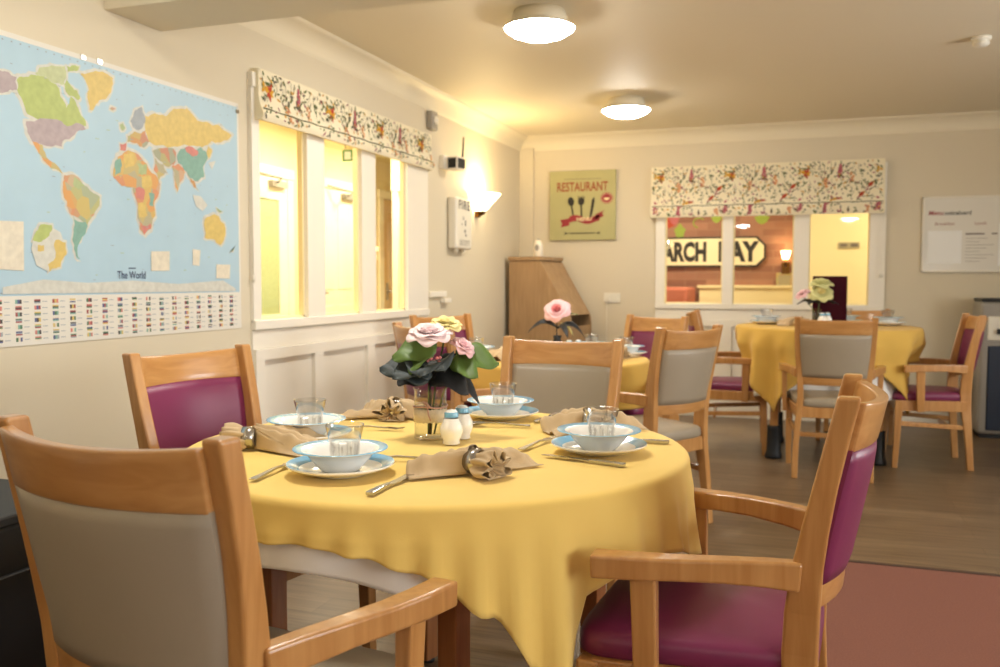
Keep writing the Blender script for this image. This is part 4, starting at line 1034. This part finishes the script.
# ------------------------------------------------------------------ floral blinds
def blind(name_label, left, u0, u1, ztop, zfold, zbot, out):
    t = thing('roman_blind', name_label, 'blind', (0, 0, 0), group='floral roman blinds')
    def P(u, v, z): return (XW+v, u, z) if left else (u, YB-v, z)
    def prof(z):     # how far the cloth stands off the wall
        if z > zfold: return out+.012*max(0, 1-(z-zfold)/.05)
        return out+.016+.010*math.sin((zfold-z)/(zfold-zbot)*PI)
    m = MB('blind_cloth')
    def upper(u, v): return P(u0+(u1-u0)*u, prof(ztop+(zfold-.015-ztop)*v)+.002*math.sin(u*40), ztop+(zfold-.015-ztop)*v)
    m.grid(upper, 60, 8)
    def lower(u, v):
        z = zfold+(zbot-zfold)*v; return P(u0+(u1-u0)*u, prof(z-1e-6)+.002*math.sin(u*31), z)
    m.grid(lower, 60, 8)
    def under(u, v): return P(u0+(u1-u0)*u, (out+.016)*(1-v)+.01*v, zbot+.012*v)
    m.grid(under, 20, 2)
    def top(u, v): return P(u0+(u1-u0)*u, (out)*(1-v)+.0*v, ztop)
    m.grid(top, 20, 1)
    for uu in (u0, u1):
        def sd(u, v): z = ztop+(zbot-ztop)*v; return P(uu, prof(z)*u, z)
        m.grid(sd, 2, 8)
    pr = m; lay = [0]
    def spot(u, z, pts, mat):
        lay[0] += 1
        ok = []
        for a, b in pts:
            uu = u+a; zz = z+b
            ok.append((uu, zz))
        if any(not (u0+.004 < a < u1-.004 and zbot+.004 < b < ztop-.003) for a, b in ok): return
        if any(b > zfold for a, b in ok) and any(b < zfold for a, b in ok): return
        e = .0028+.00001*(lay[0] % 60)
        pr.add([P(a, prof(b)+e, b) for a, b in ok], [tuple(range(len(ok)))], mat)
    def lens(u, z, L, w, ang, mat, c=(0, 0)):
        ca, sa = math.cos(ang), math.sin(ang); pts = []
        for q, h in ((0, 0), (.25, .8), (.5, 1), (.8, .6), (1, 0), (.8, -.6), (.5, -1), (.25, -.8)): x, y = q*L, h*w/2; pts.append((c[0]+x*ca-y*sa, c[1]+x*sa+y*ca))
        spot(u, z, pts, mat)
    def dot(u, z, r, mat): spot(u, z, [(r*math.cos(k*PI/3), r*math.sin(k*PI/3)) for k in range(6)], mat)
    rnd = random.Random(11); per = .60
    base = []
    H0 = .46
    for k in range(330):
        base.append(('leaf', rnd.uniform(0, per), rnd.uniform(0, H0), rnd.uniform(.016, .040), rnd.uniform(.007, .013), rnd.uniform(0, PI), rnd.choice(['print_leaf', 'print_leaf', 'print_stem', 'print_grey', 'print_leaf', 'print_ochre', 'print_plumf'])))
    for k in range(36):
        base.append(('stem', rnd.uniform(0, per), rnd.uniform(0, H0), rnd.uniform(.05, .10), .0028, rnd.uniform(1.1, 2.1), rnd.choice(['print_stem', 'print_leaf'])))
    for (a, b) in ((.15, .10), (.40, .33)): base.append(('poppy', a, b))
    for (a, b) in ((.41, .09), (.10, .36), (.30, .40)): base.append(('lupin', a, b))
    for (a, b) in ((.05, .20), (.58, .28)): base.append(('bird', a, b))
    for (a, b) in ((.30, .19), (.50, .15), (.02, .42)): base.append(('peach', a, b))
    n = int((u1-u0)/per)+2
    for r in range(n):
        for e in base:
            u = u0+(r-.1)*per+e[1]; z = ztop-e[2]
            if z < zbot-.1: continue
            if e[0] in ('leaf', 'stem'): lens(u, z, e[3], e[4], e[5], e[6])
            elif e[0] == 'poppy':
                for q in range(7): lens(u, z, .036+.012*(q % 2), .020, q*2*PI/7+.3, 'print_poppy' if q % 3 else 'print_ochre')
                for q in range(3): lens(u-.045, z+.016, .032, .02, q*2, 'print_ochre')
            elif e[0] == 'lupin':
                for q in range(30): dot(u+rnd.uniform(-.02, .02)*(1-q/40), z-.05+q*.0035, .0085, ['print_pink', 'print_plumf', 'print_pink'][q % 3])
                lens(u-.002, z-.035, .07, .004, -1.2, 'print_stem')
            elif e[0] == 'bird':
                lens(u-.026, z-.022, .064, .030, .75, 'print_poppy'); lens(u-.04, z-.04, .04, .011, .8, 'print_plumf'); lens(u+.008, z+.008, .018, .014, .6, 'print_ochre')
            else:
                for q in range(16): dot(u+rnd.uniform(-.014, .014), z-.03+q*.005, .008, 'print_peach')
    cl = pr.build('cloth', t)
    pp = MB('print_stem'); pp.tube([P(u0+.01+(u1-u0-.02)*i/40, out+.020, zfold-.004+.002*math.sin(i*1.7)) for i in range(41)], .0035, 6); pp.build('piping', t)
    m = MB('white_paint'); a = P(u0+.01, .002, ztop-.03); b = P(u1-.01, out-.006, ztop-.004)
    m.box(min(a[0], b[0]), min(a[1], b[1]), a[2], max(a[0], b[0]), max(a[1], b[1]), b[2]); m.build('headrail', t)
    s = MB('white_plastic'); uc = u0-.025 if left else u1-.012
    if left: s.tube([P(uc, .02, ztop-.02), P(uc, .02, 1.20)], .0018, 6); s.lathe([(0, 0), (.008, .004), (.009, .02), (.004, .035), (0, .036)], 12, c=P(uc, .02, 1.17))
    else: s.tube([P(uc, .05, zbot+.02), P(uc, .05, 1.25)], .002, 6); s.lathe([(0, 0), (.010, .004), (.011, .02), (.005, .035), (0, .036)], 12, c=P(uc, .05, 1.21))
    s.build('pull_cord', t)
    return t
blind('floral fabric blind gathered above the left window, poppies and leaves on cream', True, 3.665, 5.72, 2.19, 2.005, 1.945, .045)
blind('floral fabric blind with red birds above the back window', False, -1.315, .575, 2.175, 1.835, 1.735, .06)

# ------------------------------------------------------------------ things on the walls
po = thing('canvas_print', 'green canvas print with RESTAURANT and cutlery on the back wall', 'picture', (-1.94, YB, 1.865))
m = MB('canvas_green'); m.box(-.305, -.035, -.312, .305, -.002, .312); m.build('canvas', po, bevel=.004)
f_ = -.0362
def art(name, mat, fn):
    mm = MB(mat); fn(mm); return mm.build(name, po)
art('title', 'red_brown_ink', lambda q: (put_text(q, 'RESTAURANT', (0, f_, .125), (1, 0, 0), (0, 0, 1), .085, 'red_brown_ink', width=.47, bold=.02, center=True)))
art('small_print', 'ink_grey', lambda q: (put_text(q, 'ITALIAN & MEDITERRANEAN', (0, f_, .232), (1, 0, 0), (0, 0, 1), .011, 'ink_grey', width=.34, center=True), put_text(q, 'EST. FINE DINING', (0, f_, -.262), (1, 0, 0), (0, 0, 1), .02, 'ink', width=.22, bold=.03, center=True), [q.add([(sx*.175+dx, f_, -.262), (sx*.13+dx, f_, -.252), (sx*.175+dx, f_, -.238), (sx*.165+dx, f_, -.25)], [(0, 1, 2, 3)], 'ink') for sx in (-1, 1) for dx in (-.012*sx, .012*sx)]) if 0 else [q.box(-.17, f_-.0003, .234, .17, f_, .238), q.box(-.12, f_-.0003, -.256, .12, f_, -.246, 'ink')]+[q.add([(sx*.175, f_, -.265), (sx*.12, f_, -.252), (sx*.175, f_, -.236), (sx*.155, f_, -.25)], [(0, 1, 2, 3)], 'ink') for sx in (-1, 1)])
def cutl(q):
    ellipse(q, (-.105, f_, .035), (.97, 0, .15), (-.15, 0, .97), .030, .042, 'ink'); q.sweep([(-.10, f_, .0), (-.078, f_, -.12)], (.016, .0006), up=(0, 1, 0))
    ellipse(q, (-.01, f_, .035), (1, 0, 0), (0, 0, 1), .030, .036, 'ink'); q.sweep([(-.01, f_, .01), (-.005, f_, -.12)], (.016, .0006), up=(0, 1, 0))
    for k in range(4): q.sweep([(-.034+.016*k, f_, .04), (-.036+.0175*k, f_, .082)], (.007, .0006), up=(0, 1, 0))
    q.add([(.065, f_, -.12), (.085, f_, -.12), (.115, f_, .03), (.112, f_, .075), (.09, f_, .05)], [(0, 1, 2, 3, 4)], 'ink')
art('cutlery_motif', 'ink', cutl)
def ban(q):
    g = f_-.0006
    q.add([(-.12+.02*i, g, -.155+.014*math.sin(i*.55)) for i in range(15)]+[(.16-.02*i, g, -.10+.014*math.sin((14-i)*.55)) for i in range(15)], [tuple(range(30))], 'red_ink')
    q.add([(-.12, g, -.18), (-.20, g, -.195), (-.185, g, -.165), (-.205, g, -.13), (-.12, g, -.115)], [(0, 1, 2, 3, 4)], 'red_ink')
    q.add([(.12, g, -.135), (.20, g, -.10), (.185, g, -.075), (.205, g, -.05), (.12, g, -.085)], [(0, 1, 2, 3, 4)], 'red_ink')
art('banner', 'red_ink', ban)
art('banner_lettering', 'cream_ink', lambda q: put_text(q, 'MENU', (.02, f_-.0014, -.142), (1, 0, .05), (-.05, 0, 1), .034, 'cream_ink', width=.14, bold=.03, center=True))
def badge(q):
    ellipse(q, (.225, f_, .06), (1, 0, 0), (0, 0, 1), .055, .050, 'red_ink'); ellipse(q, (.225, f_-.0004, .06), (1, 0, 0), (0, 0, 1), .047, .042, 'cream_ink'); ellipse(q, (.225, f_-.0008, .06), (1, 0, 0), (0, 0, 1), .044, .039, 'red_ink')
    q.add([(.225+.026*math.cos(t), f_-.0012, .062+.022*math.sin(t)) for t in [PI+PI*i/10 for i in range(11)]], [tuple(range(11))], 'cream_ink')
art('badge', 'red_ink', badge)

wb = thing('menu_whiteboard', 'white menu noticeboard with red heading on the back wall at right', 'noticeboard', (.862, YB, 1.2555))
m = MB('paper'); m.box(0, -.014, 0, .95, -.002, .605); m.build('board', wb)
m = MB('white_plastic')
for a in ((0, 0, .95, .016), (0, .589, .95, .605), (0, 0, .016, .605), (.934, 0, .95, .605)): m.box(a[0], -.022, a[1], a[2], -.002, a[3])
m.build('frame', wb, bevel=.003)
m = MB('red_ink'); put_text(m, 'Menu', (.045, -.0148, .455), (1, 0, 0), (.18, 0, .98), .038, 'red_ink', width=.105, bold=.02); m.build('heading', wb)
m = MB('ink'); put_text(m, 'noticeboard', (.160, -.0148, .455), (1, 0, 0), (.12, 0, .99), .034, 'ink', width=.19, bold=.02); m.build('heading_continuation', wb)
m = MB('red_brown_ink'); put_text(m, 'Breakfast', (.095, -.0148, .375), (1, 0, 0), (0, 0, 1), .024, 'red_brown_ink', width=.14); put_text(m, 'Lunch', (.38, -.0148, .375), (1, 0, 0), (0, 0, 1), .024, 'red_brown_ink', width=.08); m.build('column_heading', wb)
m = MB('ink_grey')
for x, w in ((.06, .09), (.315, .07), (.385, .065), (.50, .04)): m.box(x, -.0152, .297, x+w, -.0148, .309)
for k in range(8): m.box(.32, -.0152, .085+.026*k, .32+.1+.05*((k*7) % 3), -.0148, .0875+.026*k)
m.build('written_lines', wb)
for x0, z0, x1, z1 in ((.045, .07, .29, .33), (.55, .05, .72, .385)):
    m = MB('paper_white'); m.box(x0, -.0165, z0, x1, -.0148, z1); m.build('paper_sheet', wb)

fb = thing('fire_blanket_box', 'white wall box marked FIRE beside the glowing wall light', 'box', (XW, 6.27, 1.615))
m = MB('white_plastic'); m.box(.002, -.16, -.195, .075, .16, .19); m.build('case', fb, bevel=.018, seg=4)
m = MB('ink'); put_text(m, 'FIRE', (.0762, .0, .10), (0, 1, 0), (0, 0, 1), .068, 'ink', width=.22, bold=.012, center=True, space=1.2); m.build('lettering', fb)
m = MB('ink_grey')
for (y, z, w, h) in ((-.02, .035, .02, .03), (.02, -.0, .025, .05), (-.05, -.01, .012, .02), (.01, -.06, .03, .03), (.03, -.09, .03, .02)): ellipse(m, (.0762, y, z), (0, 1, 0), (0, 0, 1), w/2, h/2, 'ink_grey', 10)
for k in range(5): m.box(.076, -.10, -.13-.009*k, .0763, .12-.02*(k % 2), -.1275-.009*k)
m.build('instruction_print', fb)
m = MB('white_plastic')
for y in (-.08, .08): m.box(.03, y-.02, -.215, .05, y+.02, -.19)
m.build('pull_tab', fb, bevel=.003)

rt = thing('wall_receiver', 'white box with dark front and aerial beside the left blind', 'receiver', (XW, 6.03, 2.04), -.15)
m = MB('white_plastic'); m.box(.002, -.06, -.05, .045, .06, .05); m.build('mount', rt, bevel=.006)
m = MB('white_plastic'); m.box(.045, -.02, -.055, .135, .10, .04); c_ = m.build('case', rt, bevel=.008)
m = MB('black'); m.box(.058, -.023, -.043, .124, -.0195, .028); m.box(.1345, -.012, -.043, .138, .09, .028); m.build('display', rt, bevel=.001)
m = MB('black'); m.tube([(.12, .08, .035), (.12, .085, .07), (.123, .092, .19)], [.009, .007, .005], 10); m.build('aerial', rt)
bs = thing('motion_sensor', 'small grey sensor on the left wall above the blind corner', 'sensor', (XW, 5.78, 2.30))
m = MB('grey_plastic'); m.box(.002, -.05, -.065, .05, .05, .065); m.build('case', bs, bevel=.01)
m = MB('white_plastic'); m.lathe([(.0, .0), (.03, .0), (.028, .012), (0, .018)], 18); q_ = m.build('lens', bs); q_.rotation_euler = (0, PI/2, 0); q_.location = (.05, 0, 0)
tk = thing('cable_trunking', 'short white cable trunking on the left wall right of the window', 'trunking', (XW, 5.74, 1.07))
m = MB('white_paint'); m.box(.002, 0, -.005, .028, .30, .035); m.box(.002, .24, -.05, .04, .36, -.018); m.build('cover', tk, bevel=.004)
sw = thing('wall_socket', 'white double socket on the back wall right of the brown cabinet', 'socket', (-1.665, YB, 1.03))
m = MB('white_plastic'); m.box(-.075, -.012, -.045, .075, -.002, .045); m.build('plate', sw, bevel=.004)
for x in (-.035, .035):
    m = MB('white_plastic'); m.box(x-.016, -.02, -.02, x+.016, -.011, .025); m.build('rocker', sw, bevel=.002)
m = MB('white_plastic'); m.box(-.07, -.035, -.03, -.02, -.012, 0); m.tube([(-.045, -.025, -.03), (-.045, -.02, -.2), (-.05, -.02, -.9)], .004, 6); m.build('plug_and_flex', sw)

# sloping-front cabinet in the corner
cb = thing('sloping_cabinet', 'brown oak sloping-front cabinet in the back left corner', 'cabinet', (-2.485, 7.41, 0), -9*D2R)
DP, Wt, Wb = .46, .30, .60
m = MB('cabinet_oak')
pf = [(0, 0), (Wb, 0), (Wb, .80), (Wb-.01, .88), (Wt, 1.36), (0, 1.36)]
for y in (0, DP-.02): m.prism([(a, y, b) for a, b in pf], (0, .02, 0)); 
m.build('side_panel', cb, bevel=.003)
m = MB('cabinet_oak'); m.box(0, .02, .02, .016, DP-.02, 1.36); m.box(.016, .02, .06, Wb-.03, DP-.02, .08); m.build('carcass', cb)
m = MB('cabinet_oak'); m.box(-.006, -.012, 1.36, Wt+.012, DP+.006, 1.392); m.build('top', cb, bevel=.003)
m = MB('cabinet_oak'); dx, dz = Wb-.01-Wt, .88-1.36; L_ = math.hypot(dx, dz); nx, nz = -dz/L_, dx/L_
m.prism([(Wt+.0, .022, 1.352), (Wb-.012, .022, .886), (Wb-.012-.016*nx, .022, .886-.016*-nz), (Wt-.016*nx, .022, 1.352-.016*-nz)], (0, DP-.044, 0)); m.build('sloping_flap', cb, bevel=.002)
m = MB('cabinet_oak'); m.box(Wb-.02, .022, .09, Wb-.004, DP-.022, .79); dr_ = m.build('door', cb, bevel=.003)
m = MB('brass'); m.tube([(Wb-.004, DP-.07, .60), (Wb+.02, DP-.07, .60), (Wb+.02, DP-.07, .50), (Wb-.004, DP-.07, .50)], .005, 8); m.build('handle', dr_)
af = thing('air_freshener', 'small white air freshener standing on top of the brown cabinet', 'air freshener', (-2.25, 7.52, 1.393))
m = MB('white_plastic'); m.lathe([(0, 0), (.038, 0), (.042, .01), (.042, .07), (.036, .12), (.022, .145), (0, .15)], 28); m.build('case', af)
m = MB('grey_plastic'); m.lathe([(0, .15), (.012, .149), (.012, .156), (0, .158)], 16); ellipse(m, (.0, -.0425, .08), (1, 0, 0), (0, 0, 1), .018, .028, 'grey_plastic'); m.build('nozzle', af)

# water cooler
wc = thing('water_cooler', 'grey floor-standing water cooler with dark front at the right edge', 'water cooler', (1.235, 7.47, 0))
m = MB('grey_plastic'); m.box(0, .0, .03, .34, .36, 1.03); m.build('body', wc, bevel=.025, seg=4)
m = MB('dark_blue'); m.box(.055, -.012, .06, .30, .01, .70); m.build('door', wc, bevel=.01)
m = MB('white_plastic'); m.box(.05, -.010, .74, .30, .01, .92); m.build('dispenser_panel', wc, bevel=.008)
m = MB('black'); m.box(.005, .005, 1.03, .335, .355, 1.055); m.build('lid', wc, bevel=.008)
m = MB('black'); m.box(.02, .02, 0, .32, .34, .03); m.build('plinth', wc)
m = MB('black'); m.box(.11, -.05, .79, .15, -.01, .83); m.box(.20, -.05, .79, .24, -.01, .83); m.build('tap', wc, bevel=.004)
m = MB('ink'); ellipse(m, (-.001, .1, .70), (0, 1, 0), (0, 0, 1), .012, .012, 'ink'); m.build('side_lock', wc)

# dark low cupboard against the left wall, behind the nearest chair
dk = thing('black_cupboard', 'low black cupboard by the left wall, behind the nearest chair', 'cupboard', (-2.05, .95, 0))
m = MB('black_leather'); m.box(-.45, -.35, 0, .52, .62, .68); m.build('body', dk, bevel=.012)
m = MB('black_leather'); m.box(-.46, -.36, .68, .54, .64, .705); m.build('top', dk, bevel=.006)
m = MB('black_leather'); m.box(.52, -.33, .06, .535, .13, .58); m.build('door', dk, bevel=.003); m = MB('black_leather'); m.box(.52, .14, .06, .535, .60, .58); m.build('door', dk, bevel=.003)

# ------------------------------------------------------------------ light
def area(name, loc, rot, sx, sy, power, col):
    l = bpy.data.lights.new(name, 'AREA'); l.shape = 'RECTANGLE'; l.size = sx; l.size_y = sy; l.energy = power; l.color = col
    o = bpy.data.objects.new(name, l); o.location = loc; o.rotation_euler = rot; COL.objects.link(o); return o
day = (.97, .98, 1.0)
for a, b in RW: area('window_daylight', (XR+.3, (a+b)/2, 1.5), (0, PI/2+.35, 0), 1.35, b-a, LP['day_r'], day)
for a, b in FX: area('window_daylight', ((a+b)/2, YF-.3, 1.4), (PI/2+.35, 0, 0), b-a, 1.7, LP['day_f'], day)
warm = (1, .80, .52)
def disk(name, loc, rot, size, power, col):
    l = bpy.data.lights.new(name, 'AREA'); l.shape = 'DISK'; l.size = size; l.energy = power; l.color = col
    o = bpy.data.objects.new(name, l); o.location = loc; o.rotation_euler = rot; COL.objects.link(o); return o
def bulb(name, loc, power, col, rad=.03):
    l = bpy.data.lights.new(name, 'POINT'); l.energy = power; l.color = col; l.shadow_soft_size = rad
    o = bpy.data.objects.new(name, l); o.location = loc; COL.objects.link(o); return o
for y in (4.4, 6.2, 7.6): disk('corridor_lamp', (-3.4, y, 2.47), (0, 0, 0), .3, LP['corr'], (1, .88, .64))
disk('passage_lamp', (-1.1, 8.5, 2.47), (0, 0, 0), .3, LP['arch'], (1, .9, .68)); disk('passage_lamp', (1.2, 8.4, 2.47), (0, 0, 0), .3, LP['arch'], (1, .88, .64))
bulb('lantern_bulb', (-.26, 9.5, 1.56), .5, (1, .7, .35))
bulb('sconce_bulb', (XW+.10, 6.72, 1.86), LP['sconce'], (1, .74, .36), .04)
for x_, y_ in FILL_SCONCES: bulb('sconce_bulb', (x_, y_, 1.86), LP['fill_sconce'], (1, .92, .78), .04)  # bulbs of the added out-of-view sconces, ceiling fill
w = bpy.data.worlds.new('sky'); scene.world = w; w.use_nodes = True
bgn = w.node_tree.nodes['Background']; bgn.inputs[0].default_value = (.9, .95, 1, 1); bgn.inputs[1].default_value = LP['world']

# ------------------------------------------------------------------ camera
cd = bpy.data.cameras.new('camera'); co = bpy.data.objects.new('camera', cd); COL.objects.link(co)
r_ = Vector((.944886, .327394, .00166)); f_v = Vector((-.32683, .943242, -.05882)); f_v.normalize()
r_ = (r_-f_v*r_.dot(f_v)).normalized(); u_ = r_.cross(f_v)
M = Matrix((r_, u_, -f_v)).transposed().to_4x4(); M.translation = Vector((0, 0, 1.17722)); co.matrix_world = M
cd.sensor_width = 36; cd.lens = 885.7*36/1000; cd.clip_start = .02
cd.dof.use_dof = True; cd.dof.focus_distance = 1.95; cd.dof.aperture_fstop = 4.5
scene.camera = co
scene.view_settings.view_transform = 'Standard'; scene.view_settings.look = 'None'; scene.view_settings.gamma = 1; scene.view_settings.use_curve_mapping = False
scene.view_settings.exposure = LP['exp']
scene.cycles.max_bounces = 10; scene.cycles.transparent_max_bounces = 16; scene.cycles.use_denoising = True; scene.cycles.sample_clamp_indirect = 6
